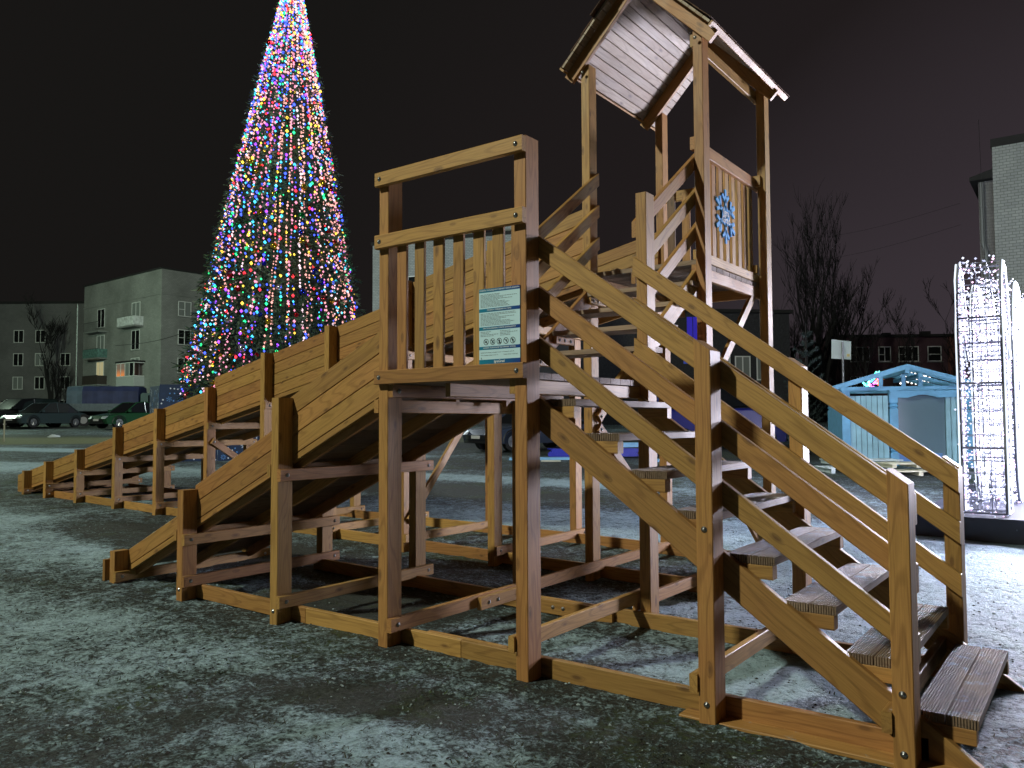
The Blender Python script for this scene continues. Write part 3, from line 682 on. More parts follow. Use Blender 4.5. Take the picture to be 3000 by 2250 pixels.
    for i in range(120):
        u = 1-(1-rn.random())**.6; z = z0+.1+(H-z0)*.93*u*.9; a = -PI/2+rn.uniform(-1.6, 1.6); k = rn.choice(['red', 'red', 'gold', 'gold', 'silver', 'blue', 'green'])
        o = bpy.data.objects.new('bauble', me[k]); link(o, t); o.location = pt(z, a, 1.02); r = rn.choice([.07, .09, .11]); o.scale = (r, r, r)
    return t, base
ctree, cbase = christmas_tree()
# ---- the printed box fence round the tree
M_NAVY = plain('navy_print', (.014, .032, .085), .45); M_FB = plain('print_light_blue', (.10, .26, .62), .45); M_FW = plain('print_white', (.55, .62, .72), .45)
def tree_box():
    a = spot(438, 27.1); b = spot(466, 25.3); c = spot(1010, 24.6)
    t = empty('tree_surround', b); tag(t, 'navy box fence printed with white and blue snowflakes round the tree foot', 'fence')
    rn = random.Random(5); top = 2.72
    def panel(p, q, w_):
        mb = MB(); d = (q-p); L_ = d.length; ux = d.normalized(); nrm = ux.cross(ZZ).normalized(); 
        if nrm.dot(-F0) < 0: nrm = -nrm
        z0 = min(p.z, q.z)-.05; P0 = Vector((p.x, p.y, z0)); h = top-z0
        e = ux*.008
        mb.poly([P0+e, P0+ux*L_-e, P0+ux*L_-e+ZZ*h, P0+e+ZZ*h], -nrm*.04, M_NAVY)
        o = mb.build('panel', t); o.location = -t.location
        mb = MB()
        tries = []
        for i in range(220):
            r = rn.choice([.17, .12, .12, .085, .03, .03, .03]); x = rn.uniform(r+.02, L_-r-.02) if L_ > 2*r+.1 else L_/2; z = rn.uniform(r+.02, h-r-.02)
            if any((x-x2)**2+(z-z2)**2 < (r+r2+.012)**2 for x2, z2, r2 in tries): continue
            tries.append((x, z, r)); cc = P0+ux*x+ZZ*z+nrm*.001; m_ = M_FW if rn.random() < .55 else M_FB
            if r < .05: 
                mb.add([cc+(ux*math.cos(2*PI*k/8)+ZZ*math.sin(2*PI*k/8))*r*.8 for k in range(8)], [tuple(range(8))], m_); continue
            rot = rn.random(); pet = rn.random() < .6
            for k in range(8 if pet else 6):
                aa = rot+2*PI*k/(8 if pet else 6); dv = ux*math.cos(aa)+ZZ*math.sin(aa); sv = nrm.cross(dv)
                if pet: mb.add([cc+dv*r*.2, cc+dv*r*.65+sv*r*.15, cc+dv*r, cc+dv*r*.65-sv*r*.15], [(0, 1, 2, 3)], m_)
                else:
                    mb.add([cc-sv*r*.06, cc+dv*r-sv*r*.06, cc+dv*r+sv*r*.06, cc+sv*r*.06], [(0, 1, 2, 3)], m_)
                    for sg in (-1, 1):
                        d2 = (dv+sv*sg*.9).normalized(); s2 = nrm.cross(d2); q_ = cc+dv*r*.55+nrm*.0006*(sg+2); mb.add([q_-s2*r*.05, q_+d2*r*.35-s2*r*.05, q_+d2*r*.35+s2*r*.05, q_+s2*r*.05], [(0, 1, 2, 3)], m_)
        o = mb.build('snowflake_print', t); o.location = -t.location; o['kind'] = 'stuff'
    def wall(p, q, n, first=None):
        pts = [p+(q-p)*(i/n) for i in range(n+1)]
        for u, v in zip(pts, pts[1:]): panel(u, v, 1)
    wall(a, b, 1)
    m = b+(c-b).normalized()*.72; panel(b, m, 1); wall(m, c, 5)
    d = c+F0*5.5; wall(c, d, 4)
tree_box()
# ================================================================== LIT DISPLAY
M_FRAME = plain('white_frame', (.22, .24, .28), .5); M_PLINTH = plain('plinth_dark', (.018, .022, .038), .5)
E_LED = emit('led_star', (.78, .82, 1.0), 1.4); E_ROPE = emit('led_rope', (.80, .88, 1.0), 1.2); E_LED3 = emit('led_star_soft', (.62, .66, .95), 1.1); E_LED2 = emit('led_star_pink', (1.0, .62, .92), 2.2)
def display():
    X0, X1, Y0 = -2.04, 2.4, 11.5; zb = .06; zt = .375
    t = empty('light_display', (X0, Y0, zb)); tag(t, 'tall white illuminated three-dimensional numerals on a low dark plinth', 'light display')
    mb = MB(); mb.box(X0, X1, Y0, 19.0, zb, zt-.03, M_PLINTH); mb.box(X0-.01, X1+.01, Y0-.012, 19.01, zt-.03, zt, M_PLINTH)
    o = mb.build('plinth', t); o.location = -t.location
    mb = MB()
    for i in range(7): mb.octa((X0+.45+i*.7, Y0-.002, .25), .012, M_FRAME)
    o = mb.build('rivets', t); o.location = -t.location; o['kind'] = 'stuff'
    rn = random.Random(9)
    def zero(yc, wd, h):
        out = []; n = 28
        for i in range(n):
            a = 2*PI*i/n; ca, sa = math.cos(a), math.sin(a); e = .62
            out.append((yc+math.copysign(abs(ca)**e, ca)*wd/2, zt+.04+h/2+math.copysign(abs(sa)**e, sa)*h/2))
        return out
    def one(yc, wd, h):
        z = zt+.04; return [(yc-wd/2, z), (yc-wd/2, z+h*.46), (yc-wd/2-.03, z+h*.72), (yc-wd/2+.02, z+h*.93), (yc-wd/2+.16, z+h), (yc+wd*.30, z+h*.98), (yc+wd/2+.28, z+h*.74), (yc+wd/2+.26, z+h*.62), (yc+wd*.2, z+h*.72), (yc+wd*.2, z+h*.4), (yc+wd*.2, z)]
    def digit(pts, xa, xb, hole=None):
        mb = MB(); me = MB(); loops = [pts]+([hole] if hole else [])
        for lp in loops:
            for x in (xa, xb):
                P = [(x, y, z) for y, z in lp]; mb.tube(P, .018, 6, M_FRAME, closed=True); me.tube([(x+(.022 if x == xb else -.022), y, z) for y, z in lp], .013, 6, E_ROPE, closed=True)
            # rungs and mesh shell on the thickness
            seg = []
            for (y, z), (y2, z2) in zip(lp, lp[1:]+lp[:1]):
                L_ = math.hypot(y2-y, z2-z); n = max(1, int(L_/.16))
                for i in range(n): seg.append((y+(y2-y)*i/n, z+(z2-z)*i/n))
            for j, (y, z) in enumerate(seg):
                mb.tube([(xa, y, z), (xb, y, z)], .005 if j % 5 else .014, 4, M_FRAME)
                for q in range(17):
                    u = rn.random(); y_ = y+rn.uniform(-.045, .045); z_ = z+rn.uniform(-.09, .09); me.octa((xa+(xb-xa)*u, y_, z_), rn.uniform(.009, .019), rn.choice((E_LED, E_LED, E_LED, E_LED3, E_LED3, E_LED2)))
            for q in range(26):
                j = rn.randrange(len(seg)); y, z = seg[j]; pz = (xa-rn.uniform(.0, .06) if rn.random() < .5 else xa+(xb-xa)*rn.random(), y-rn.uniform(0, .06), z+rn.uniform(-.05, .05)); me.octa(pz, .016, E_LED)
            for xx in (xa+(xb-xa)/3, xa+2*(xb-xa)/3): mb.tube([(xx, y, z) for y, z in lp], .005, 4, M_FRAME, closed=True)
        # star clusters over both faces
        ys = [p[0] for p in pts]; zs = [p[1] for p in pts]
        def inside(y, z, lp):
            c = False; n = len(lp)
            for i in range(n):
                (y1, z1), (y2, z2) = lp[i], lp[(i+1) % n]
                if (z1 > z) != (z2 > z) and y < (y2-y1)*(z-z1)/(z2-z1)+y1: c = not c
            return c
        for i in range(3800):
            y, z = rn.uniform(min(ys), max(ys)), rn.uniform(min(zs), max(zs))
            if inside(y, z, pts) and not (hole and inside(y, z, hole)):
                me.octa((rn.choice((xa, xb))+rn.uniform(-.02, .02), y, z), rn.uniform(.008, .014), rn.choice((E_LED, E_LED, E_LED, E_LED3, E_LED3, E_LED2)))
        o = mb.build('numeral_frame', t); o.location = -t.location; o['kind'] = 'stuff'
        o2 = me.build('led_lights', t); o2.location = -t.location; o2['kind'] = 'stuff'
    xa, xb = -1.48, -1.0
    digit(one(12.02, .62, 3.22), xa, xb)
    digit(zero(13.85, 1.5, 3.2), xa, xb, zero(13.85, .55, 2.2)); digit(zero(15.75, 1.4, 3.2), xa, xb, zero(15.75, .5, 2.2)); digit(one(17.6, .62, 3.2), xa, xb)
display()
def display_fill(x, y, h, P, label, heads=(1.0,)):  # added out-of-view lamps standing in for the wider glow of the numerals
    t = empty('unseen_lamp', (x, y, gz(x, y))); tag(t, label, 'unseen_lamp')
    mb = MB(); mb.tube([(0, 0, -.1), (0, 0, h+.3)], .04, 8); mb.build('pole', t, M_POLE)
    mb = MB(); mb.box(-.22, .22, -.04, .04, h+.3, h+.56); mb.build('lamp_head', t, M_POLE)
    for hz in (h, 1.25):  # lower light has no head, added to reach undersides
        l = bpy.data.lights.new('display_fill_light', 'POINT'); l.energy = P/2; l.color = LED_C; l.shadow_soft_size = .45
        lo = bpy.data.objects.new('display_fill_light', l); link(lo, t); lo.location = (-.2, -.35, hz)
display_fill(.35, 14.6, 3.1, LED_P, 'added white lamp outside the frame, standing in for the glow of the numerals')
# ================================================================== KIOSK
M_KB = plain('blue_painted_timber', (.10, .31, .50), .6, noise=.14, nscale=5)
M_KW = plain('pale_blue_planks', (.21, .41, .48), .65, noise=.16, nscale=3)
def film():
    m, nt, b = newmat('window_film'); b.inputs['Base Color'].default_value = (.10, .17, .21, 1); b.inputs['Roughness'].default_value = .12; b.inputs['Specular IOR Level'].default_value = .8; return m
M_FILM = film()
def kiosk():
    o0 = spot(2462, 22.9); rz = YAW-.25
    t = empty('market_kiosk', o0, rz); tag(t, 'light blue wooden market kiosk with carved posts and open gable', 'kiosk')
    def B(name, x0, x1, y0, y1, z0, z1, m): 
        mb = MB(); mb.box(x0, x1, y0, y1, z0, z1, m); return mb.build(name, t)
    W_, D_, H_ = 3.02, 2.6, 1.95
    def carved(x, y, s=.105):
        mb = MB(); prof = [(0, s), (.30, s), (.34, s*.72), (.38, s*1.05), (.42, s*.72), (.46, s), (H_-.50, s), (H_-.46, s*.72), (H_-.41, s*1.05), (H_-.36, s*.72), (H_-.32, s), (H_, s)]
        for z, r in prof: mb.v += [(x-r, y-r, z), (x+r, y-r, z), (x+r, y+r, z), (x-r, y+r, z)]
        n = len(prof); mb.f = [(i*4+k, i*4+(k+1) % 4, (i+1)*4+(k+1) % 4, (i+1)*4+k) for i in range(n-1) for k in range(4)]+[(3, 2, 1, 0), tuple((n-1)*4+k for k in range(4))]
        mb.m = [0]*len(mb.f); mb.mats = [M_KB]; mb.build('carved_post', t)
    for x, y in ((.12, 0), (1.28, 0), (3.0, 0), (.12, D_), (3.0, D_), (2.42, .18)): carved(x, y, .10 if x != 2.42 else .085)
    for i in range(7): B('wall_plank', .24+i*.133, .24+i*.133+.118, -.02, .02, .10, H_-.14, M_KW)
    for i in range(3): B('wall_plank', 2.52+i*.128, 2.52+i*.128+.113, -.02, .02, .10, H_-.14, M_KW)
    for i in range(14): B('wall_plank', .03, .065, .12+i*.175, .12+i*.175+.17, .10, H_-.14, M_KB)
    for i in range(16): B('wall_plank', .24+i*.166, .24+i*.166+.162, D_-.02, D_+.02, .10, H_-.1, M_KW)
    for i in range(14): B('wall_plank', 3.03, 3.06, .12+i*.175, .12+i*.175+.17, .10, H_-.14, M_KB)
    B('back_lining', .2, 2.95, .08, .09, .10, H_-.14, M_FILM)
    B('window_film', 1.40, 2.40, .03, .036, .32, H_-.18, M_FILM); B('door_board', 1.39, 2.42, -.01, .022, .08, .315, plain('kiosk_dark_blue', (.05, .17, .42), .5))
    B('inner_plank', 1.4, 2.4, .9, .93, .1, H_-.2, M_KW)
    # arched lintel board
    mb = MB(); pts = [(.98+.22, H_-.02), (1.2, H_-.19), (1.80, H_-.19)]
    arc = [(1.20, H_-.20), (1.62, H_-.20)]+[(1.62+.7*i/8, H_-.20+.075*math.sin(PI*i/8)) for i in range(1, 8)]+[(2.32, H_-.20), (2.95, H_-.20), (2.95, H_-.02), (1.20, H_-.02)]
    mb.poly([(x, -.13, z) for x, z in arc], (0, .045, 0), M_KB); mb.build('lintel', t)
    B('top_plate', .0, 3.12, -.05, .05, H_, H_+.10, M_KB); B('top_plate', .0, 3.12, D_-.05, D_+.05, H_, H_+.10, M_KB)
    B('side_plate', .0, .10, .06, D_-.06, H_, H_+.1, M_KB); B('side_plate', 3.0, 3.10, .06, D_-.06, H_, H_+.1, M_KB)
    # open gable trusses (front with overhang, back)
    rx, rzt = 1.56, H_+.66
    for y in (-.42, .0, 1.3, D_):
        for sg in (-1, 1):
            xe = rx+sg*1.80; ze = rzt-1.80*.30
            if y not in (-.42,): xe = rx+sg*1.6; ze = rzt-1.6*.30
            k = .13
            mb = MB(); mb.poly([(rx, y, rzt), (xe, y, ze), (xe, y, ze-k), (rx, y, rzt-k)], (0, .05, 0), M_KB); mb.build('rafter', t)
    for x in (1.0, 1.55, 1.95): 
        mb = MB(); zt_ = rzt-abs(x-rx)*.30-.12; mb.box(x-.05, x+.05, -.0, .05, H_+.1, zt_, M_KB); mb.build('king_post', t)
    B('ridge_beam', rx-.05, rx+.05, -.42, D_+.1, rzt-.24, rzt-.12, M_KB); B('purlin', 1.82, 1.93, -.40, D_, rzt-.36, rzt-.26, M_KB)
    B('floor_frame', 0, 3.12, -.1, D_+.1, -.1, .08, M_KB)
    return t, o0
kiosk_o, ko = kiosk()
M_PAL = plain('pallet_pale', (.50, .60, .62), .7, noise=.2, nscale=6); M_CREAM = plain('cream_timber', (.62, .62, .48), .7, noise=.15, nscale=6)
def pallet(loc, rz, L_, D_, nb, h, label, mat, cat='pallet'):
    t = empty('pallet', loc, rz); tag(t, label, cat, 'pallets stacked in front of the kiosk'); rn = random.Random(int(L_*100))
    for i in range(3):
        mb = MB(); x = .05+i*(L_-.2)/2; mb.box(x, x+.10, 0, D_, 0, h*.55, mat); mb.build('bearer', t)
    for k in range(nb):
        mb = MB(); y = k*D_/nb; mb.box(-.04*rn.random(), L_+.05*rn.random(), y, y+D_/nb-.03, h*.55+.001, h*.55+.026, mat); mb.build('slat', t)
    return t
p = spot(2412, 20.3); pallet(p+R0*.1, YAW+.04, 1.55, .9, 6, .20, 'pale blue pallet on the ground left of the kiosk door', M_PAL)
p = spot(2430, 20.9); pallet(p+ZZ*.16, YAW-.02, 1.7, .8, 5, .16, 'pale blue pallet leaning behind the lower one at the kiosk corner', M_PAL)
p = spot(2600, 20.2); pallet(p, YAW, 1.45, .9, 6, .16, 'cream pallet right of the blue one, lowest in its stack', M_CREAM)
p = spot(2603, 20.4); pallet(p+ZZ*.17, YAW+.03, 1.35, .8, 5, .14, 'cream pallet topmost on the stack in front of the kiosk door', M_CREAM)
# ---- boards and blue planks lying behind the stairs
M_DKB = plain('dark_blue_paint', (.02, .03, .42), .45); M_LTB = plain('light_blue_paint', (.22, .50, .78), .5)
def board_pile(px, d, n, L_, m, label, h0=0, rz=0, cat='timber', layers=1):
    p = spot(px, d); t = empty('timber_stack', p+ZZ*h0, YAW+rz); tag(t, label, cat, 'painted boards lying behind the stairs'); rn = random.Random(px)
    for l in range(layers):
        for i in range(n):
            mb = MB(); x = rn.uniform(-.08, .08); mb.box(x, x+L_, i*.16, i*.16+.15, l*.034, l*.034+.03, m); mb.build('board', t)
board_pile(1490, 23.2, 3, 3.0, M_LTB, 'long light blue boards lying lowest on the asphalt behind the stairs', layers=2)
board_pile(1612, 23.8, 4, 2.6, M_DKB, 'dark blue painted boards stacked on the light blue ones', h0=.05, layers=7)
board_pile(1800, 24.4, 4, 1.0, M_LTB, 'short pale blue boards topmost above the dark blue boards', h0=.30, layers=4)
board_pile(1905, 22.6, 3, 1.6, M_LTB, 'light blue boards fanned out right of the dark blue pile', layers=2, rz=.08)
board_pile(1586, 22.6, 1, .55, M_CREAM, 'single pale unpainted board lying in front of the blue boards', rz=-.1)
# ================================================================== CARS
M_GLASS = plain('car_glass', (.008, .009, .011), .08, spec=.8); M_TYRE = plain('tyre', (.012, .012, .013), .8); M_RIM = plain('rim', (.35, .36, .38), .35, .8)
M_HL = plain('headlight', (.35, .38, .42), .4, .2); M_PLATE = plain('licence_plate', (.6, .62, .62), .5); M_TL = emit('tail_light', (1.0, .02, .05), 5)
M_BLACKTRIM = plain('black_trim', (.01, .01, .011), .5)
def car(loc, rz, L_, W_, H_, body, label, kind='sedan', group='cars parked in the row on the left', lights=True, cat='car'):
    """local x forward; origin at ground below the centre"""
    t = empty('parked_car', loc, rz); tag(t, label, cat, group)
    h = L_/2; zb, belt = .26, H_*.60
    if kind == 'suv': roof = [(-h*.93, belt), (-h*.78, H_*.98), (-h*.2, H_), (h*.15, H_*.97), (h*.48, belt*1.02)]; hood = [(h*.50, belt*.98), (h*.93, belt*.88), (h*.995, belt*.62)]
    elif kind == 'van': roof = [(-h*.99, belt), (-h*.96, H_*.97), (-h*.5, H_), (h*.45, H_*.98), (h*.72, belt*1.05)]; hood = [(h*.74, belt), (h*.95, belt*.80), (h*.995, belt*.6)]
    else: roof = [(-h*.72, belt), (-h*.42, H_*.96), (-h*.08, H_), (h*.12, H_*.97), (h*.46, belt*1.0)]; hood = [(h*.48, belt*.97), (h*.90, belt*.80), (h*.99, belt*.6)]
    tail = [(-h*.99, zb+.12), (-h, belt*.75), (-h*.97, belt*.98)] if kind != 'sedan' else [(-h*.98, zb+.1), (-h, belt*.7), (-h*.95, belt*1.0), (-h*.74, belt*1.03)]
    low = [(-h*.97, zb), (h*.97, zb), (h*.99, belt*.5)]
    prof = low+hood[::-1]+tail[::-1]            # closed, counter-clockwise in x,z
    mb = MB(); n = len(prof)
    ys = [(-W_/2+.07, .97), (-W_/2, .94), (-W_/2+.02, .99), (W_/2-.02, .99), (W_/2, .94), (W_/2-.07, .97)]
    def sc(p, s_): x, z = p; return (x*(.985 if s_ < .98 else 1), zb+(z-zb)*s_ if z > zb+.01 else z)
    sections = [(-W_/2, 1.0, .93), (-W_/2+.10, 1.0, 1.0), (W_/2-.10, 1.0, 1.0), (W_/2, 1.0, .93)]
    for y, sx, sz in sections:
        for x, z in prof: mb.v.append((x*(sx if sz == 1 else .975), y, zb+(z-zb)*sz))
    for i in range(3):
        for k in range(n): mb.f.append((i*n+k, (i+1)*n+k, (i+1)*n+(k+1) % n, i*n+(k+1) % n)); mb.m.append(0)
    mb.f += [tuple(range(n)), tuple(range(4*n-1, 3*n-1, -1))]; mb.m += [0, 0]; mb.mats = [body]
    mb.build('body', t)
    # cabin: roof shell and glass
    mb = MB(); ins = .16
    g = [(x, z) for x, z in roof]; n = len(g)
    for y, s_ in ((-W_/2+.03, 0), (-W_/2+ins, 1), (W_/2-ins, 1), (W_/2-.03, 0)): pass
    lo = [(roof[0][0]+.02, belt-.03), (roof[-1][0]-.02, belt-.03)]
    # side glass
    for sg in (-1, 1):
        yb_, yt = sg*(W_/2-.05), sg*(W_/2-.20)
        def yy(z): return yb_+(yt-yb_)*max(0, min(1, (z-belt)/(H_-belt)))
        pts = [(x, yy(z), z) for x, z in roof]
        mb2 = MB(); mb2.add(pts, [tuple(range(len(pts))) if sg > 0 else tuple(range(len(pts)))[::-1]], M_GLASS); mb2.build('side_window', t)
        # pillars
        for (x0, z0), (x1, z1) in ((roof[0], roof[1]), (roof[-2], roof[-1]), ((roof[2][0]*.6-.1, belt), (roof[2][0]*.6-.08, H_*.985))):
            mb.tube([(x0, yy(z0)+sg*.004, z0), (x1, yy(z1)+sg*.004, z1)], .030, 5, body)
        mb.tube([(x, yy(z)+sg*.0, z) for x, z in roof[1:-1]], .028, 5, body)
    a0 = roof[0]; 
    def quad(i, j, m_, mbx): 
        (x0, z0), (x1, z1) = roof[i], roof[j]
        f = lambda z: (W_/2-.05)-.15*max(0, min(1, (z-belt)/(H_-belt)))
        mbx.add([(x0, -f(z0), z0), (x0, f(z0), z0), (x1, f(z1), z1), (x1, -f(z1), z1)], [(0, 1, 2, 3)], m_)
    mw = MB(); quad(0, 1, M_GLASS, mw); mw.build('rear_window', t)
    mw = MB(); quad(len(roof)-2, len(roof)-1, M_GLASS, mw); mw.build('windscreen', t)
    for i in range(1, len(roof)-2): quad(i, i+1, body, mb)
    mb.build('roof', t)
    r = .33
    for x in (-h*.60, h*.63):
        for sg in (-1, 1):
            mb = MB(); y = sg*(W_/2-.10); mb.tube([(x, y-sg*.10, r), (x, y+sg*.10, r)], r, 20, M_TYRE); w_ = mb.build('wheel', t)
            mb = MB(); mb.tube([(x, y+sg*.095, r), (x, y+sg*.106, r)], r*.62, 16, M_RIM)
            for k in range(5): 
                a = 2*PI*k/5; mb.tube([(x, y+sg*.11, r), (x+r*.58*math.cos(a), y+sg*.11, r+r*.58*math.sin(a))], .028, 4, M_RIM)
            mb.build('rim', w_)
            mb = MB(); n2 = 14; pts = [(x+(r+.07)*math.cos(PI*k/n2), sg*(W_/2-.012), r-.02+(r+.07)*math.sin(PI*k/n2)) for k in range(n2+1)]; mb.tube(pts, .04, 4, M_BLACKTRIM); mb.build('wheel_arch', t)
    for sg in (-1, 1):
        mb = MB(); zc = belt*.66; mb.poly([(h*.985, sg*(W_/2-.08), zc-.06), (h*.995, sg*(W_/2-.40), zc-.05), (h*.97, sg*(W_/2-.42), zc+.06), (h*.90, sg*(W_/2-.06), zc+.10)], (.02, 0, 0), M_HL); mb.build('headlight', t)
        mb = MB(); mb.box(-h-.012, -h+.05, sg*(W_/2-.22)-.08, sg*(W_/2-.22)+.14*1, belt*.62, belt*.85, M_TL if lights == 'tail' else plain('tail_glass', (.25, .01, .01), .2)); mb.build('tail_light', t)
        mb = MB(); mb.box(roof[-1][0]-.25, roof[-1][0]-.08, sg*(W_/2+.01)-.09*(sg < 0), sg*(W_/2+.01)+.09*(sg > 0), belt+.02, belt+.15, body); mb.build('mirror', t)
    mb = MB(); mb.box(h*.985, h+.012, -.26, .26, .42, .53, M_PLATE); mb.build('number_plate', t)
    mb = MB(); mb.box(h*.97, h+.004, -W_*.33, W_*.33, belt*.42, belt*.58, M_BLACKTRIM); mb.box(h*.96, h+.006, -W_*.38, W_*.38, .27, .36, M_BLACKTRIM); mb.build('grille', t)
    return t
C_BLK = plain('car_black', (.012, .013, .014), .22); C_SILV = plain('car_dark_silver', (.05, .075, .08), .25, .3); C_GRN = plain('car_green', (.012, .055, .022), .22); C_GREY = plain('car_grey', (.03, .033, .036), .25, .2)
C_BLUE = plain('van_blue', (.012, .016, .17), .3); C_SB = plain('car_steel_blue', (.05, .065, .10), .22, .3)
def yaw_to(ang): return YAW+ang      # 0 = pointing to the picture's right
car(spot(60, 58.5), yaw_to(PI+1.1), 4.8, 1.9, 1.78, C_BLK, 'black off-road car, leftmost whole one in the row', 'suv')
car(spot(-20, 60), yaw_to(PI+.6), 4.6, 1.8, 1.6, C_GREY, 'dark grey car cut off by the left edge of the picture', 'suv')
car(spot(133, 56), yaw_to(PI+1.2), 4.6, 1.8, 1.50, C_SILV, 'frosted dark hatchback between the black off-road car and the truck', 'sedan')
car(spot(392, 50.5), yaw_to(PI+1.0), 4.4, 1.8, 1.5, C_GRN, 'dark green saloon half hidden by the long slide', 'sedan')
car(spot(1560, 28.2), yaw_to(PI+.62), 4.8, 1.86, 1.52, C_SB, 'steel blue saloon seen between the posts under the platform', 'sedan', group='cars parked behind the structure')
car(spot(2110, 29.5), yaw_to(-.22), 4.4, 2.1, 2.35, C_BLUE, 'dark blue van with a glowing red tail light behind the stairs', 'van', group='cars parked behind the structure', lights='tail', cat='van')
# flatbed truck with tarpaulin
def truck():
    p = spot(318, 57); t = empty('flatbed_truck', p, yaw_to(.2)); tag(t, 'light truck with grey drop sides and a dark blue tarpaulin over its bed', 'truck')
    M_T = plain('tarpaulin_blue', (.018, .030, .085), .6, noise=.25, nscale=2.2, bump=.6); M_TG = plain('tarpaulin_end', (.07, .12, .15), .6, noise=.2, nscale=3, bump=.6); M_SD_ = plain('truck_side', (.10, .14, .15), .6, noise=.2)
    L_, W_ = 4.1, 2.1; x0 = -2.1
    mb = MB(); mb.box(x0, x0+L_, -W_/2, W_/2, .95, 1.02, M_SD_); mb.build('bed_floor', t)
    for k in range(3):
        for y in (-W_/2-.03, W_/2): 
            mb = MB(); mb.box(x0, x0+L_, y, y+.03, 1.02+k*.135, 1.02+k*.135+.125, M_SD_); mb.build('side_board', t)
        mb = MB(); mb.box(x0-.03, x0, -W_/2, W_/2, 1.02+k*.135, 1.02+k*.135+.125, M_SD_); mb.build('tail_board', t)
    prof = [(-W_/2-.02, 1.42), (-W_/2-.03, 2.2), (-W_/2+.15, 2.52), (0, 2.60), (W_/2-.15, 2.52), (W_/2+.03, 2.2), (W_/2+.02, 1.42)]
    mb = MB(); rn = random.Random(2); ns = 15; n = len(prof)
    for i in range(ns):
        x = x0-.03+(L_+.05)*i/(ns-1); sag = .035*math.sin(i*2.3)+.02*rn.uniform(-1, 1); e = 0 if 0 < i < ns-1 else .06
        for y, z in prof: mb.v.append((x, y*(1+sag*.3), z-(.05*abs(math.sin(i*PI/3.5)) if z > 2.3 else 0)-e*(z > 2)))
    mb.f = [(i*n+k, i*n+k+1, (i+1)*n+k+1, (i+1)*n+k) for i in range(ns-1) for k in range(n-1)]; mb.m = [1 if f[0]//n < 3 else 0 for f in mb.f]
    mb.f += [tuple(range(n))[::-1], tuple((ns-1)*n+k for k in range(n))]; mb.m += [1, 0]; mb.mats = [M_T, M_TG]; mb.build('tarpaulin', t)
    mb = MB(); M_C = plain('truck_cab', (.05, .11, .10), .4); xx = x0+L_+.12
    mb.poly([(xx, -.95, .5), (xx+1.75, -.95, .5), (xx+1.75, -.95, 1.25), (xx+1.25, -.95, 2.05), (xx+.1, -.95, 2.1), (xx, -.95, 2.0)], (0, 1.9, 0), M_C); mb.build('cab', t)
    for y in (-.965, .955):
        mb = MB(); mb.poly([(xx+.45, y, 1.3), (xx+1.45, y, 1.3), (xx+1.15, y, 1.92), (xx+.45, y, 1.95)], (0, .012, 0), M_GLASS); mb.build('cab_window', t)
    mb = MB(); mb.box(x0, xx+.2, -.35, .35, .62, .94, M_BLACKTRIM); mb.box(x0-.1, x0, -W_/2, W_/2, .45, .62, M_BLACKTRIM); mb.build('chassis', t)
    mb = MB(); mb.box(x0-.115, x0-.101, -.85, -.35, .46, .58, M_PLATE); mb.build('number_plate', t)
    for x in (x0+.95, xx+.7):
        for y in (-.88, .88):
            mb = MB(); mb.tube([(x, y-.12, .38), (x, y+.12, .38)], .38, 20, M_TYRE); w_ = mb.build('wheel', t)
            mb = MB(); mb.tube([(x, y-.13*(1 if y < 0 else -1), .38), (x, y-.135*(1 if y < 0 else -1), .38)], .22, 14, M_RIM); mb.build('rim', w_)
truck()
# ================================================================== BUILDINGS
def brickmat(name, c1, c2, mortar, s=1.0, noise=.25):
    m, nt, b = newmat(name); N = nt.nodes.new; L = nt.links.new; t = N('ShaderNodeTexCoord')
    # bricks laid in (u,z): u = x+y in object space so both wall directions get courses
    sx = N('ShaderNodeSeparateXYZ'); L(t.outputs['Object'], sx.inputs[0]); ad = N('ShaderNodeMath'); L(sx.outputs[0], ad.inputs[0]); L(sx.outputs[1], ad.inputs[1])
    cb = N('ShaderNodeCombineXYZ'); L(ad.outputs[0], cb.inputs[0]); L(sx.outputs[2], cb.inputs[1])
    br = N('ShaderNodeTexBrick'); L(cb.outputs[0], br.inputs['Vector']); br.inputs['Scale'].default_value = 1/s; br.inputs['Brick Width'].default_value = .26; br.inputs['Row Height'].default_value = .075*1.7; br.inputs['Mortar Size'].default_value = .012
    br.inputs['Color1'].default_value = (*c1, 1); br.inputs['Color2'].default_value = (*c2, 1); br.inputs['Mortar'].default_value = (*mortar, 1)
    n = N('ShaderNodeTexNoise'); n.inputs['Scale'].default_value = .35; n.inputs['Detail'].default_value = 6; L(t.outputs['Object'], n.inputs['Vector'])
    r = N('ShaderNodeValToRGB'); r.color_ramp.elements[0].position = .3; r.color_ramp.elements[1].position = .7; r.color_ramp.elements[0].color = (1-noise,)*3+(1,); r.color_ramp.elements[1].color = (1+noise*.4,)*3+(1,)
    L(n.outputs['Fac'], r.inputs['Fac']); mx = N('ShaderNodeMix'); mx.data_type = 'RGBA'; mx.blend_type = 'MULTIPLY'; mx.inputs['Factor'].default_value = 1; L(br.outputs['Color'], mx.inputs['A']); L(r.outputs['Color'], mx.inputs['B'])
    L(mx.outputs['Result'], b.inputs['Base Color']); b.inputs['Roughness'].default_value = .9; return m
M_BR_G = brickmat('grey_silicate_brick', (.33, .34, .32), (.28, .29, .275), (.22, .22, .21), 1.0, .3)
M_BR_D = brickmat('dark_grey_brick', (.20, .20, .20), (.17, .17, .17), (.13, .13, .13), 1.0)
M_BR_W = brickmat('white_brick', (.40, .43, .43), (.33, .36, .36), (.19, .20, .20), 1.0, .25)
M_BR_R = brickmat('red_brick', (.26, .10, .085), (.22, .08, .07), (.14, .07, .06), 1.0)
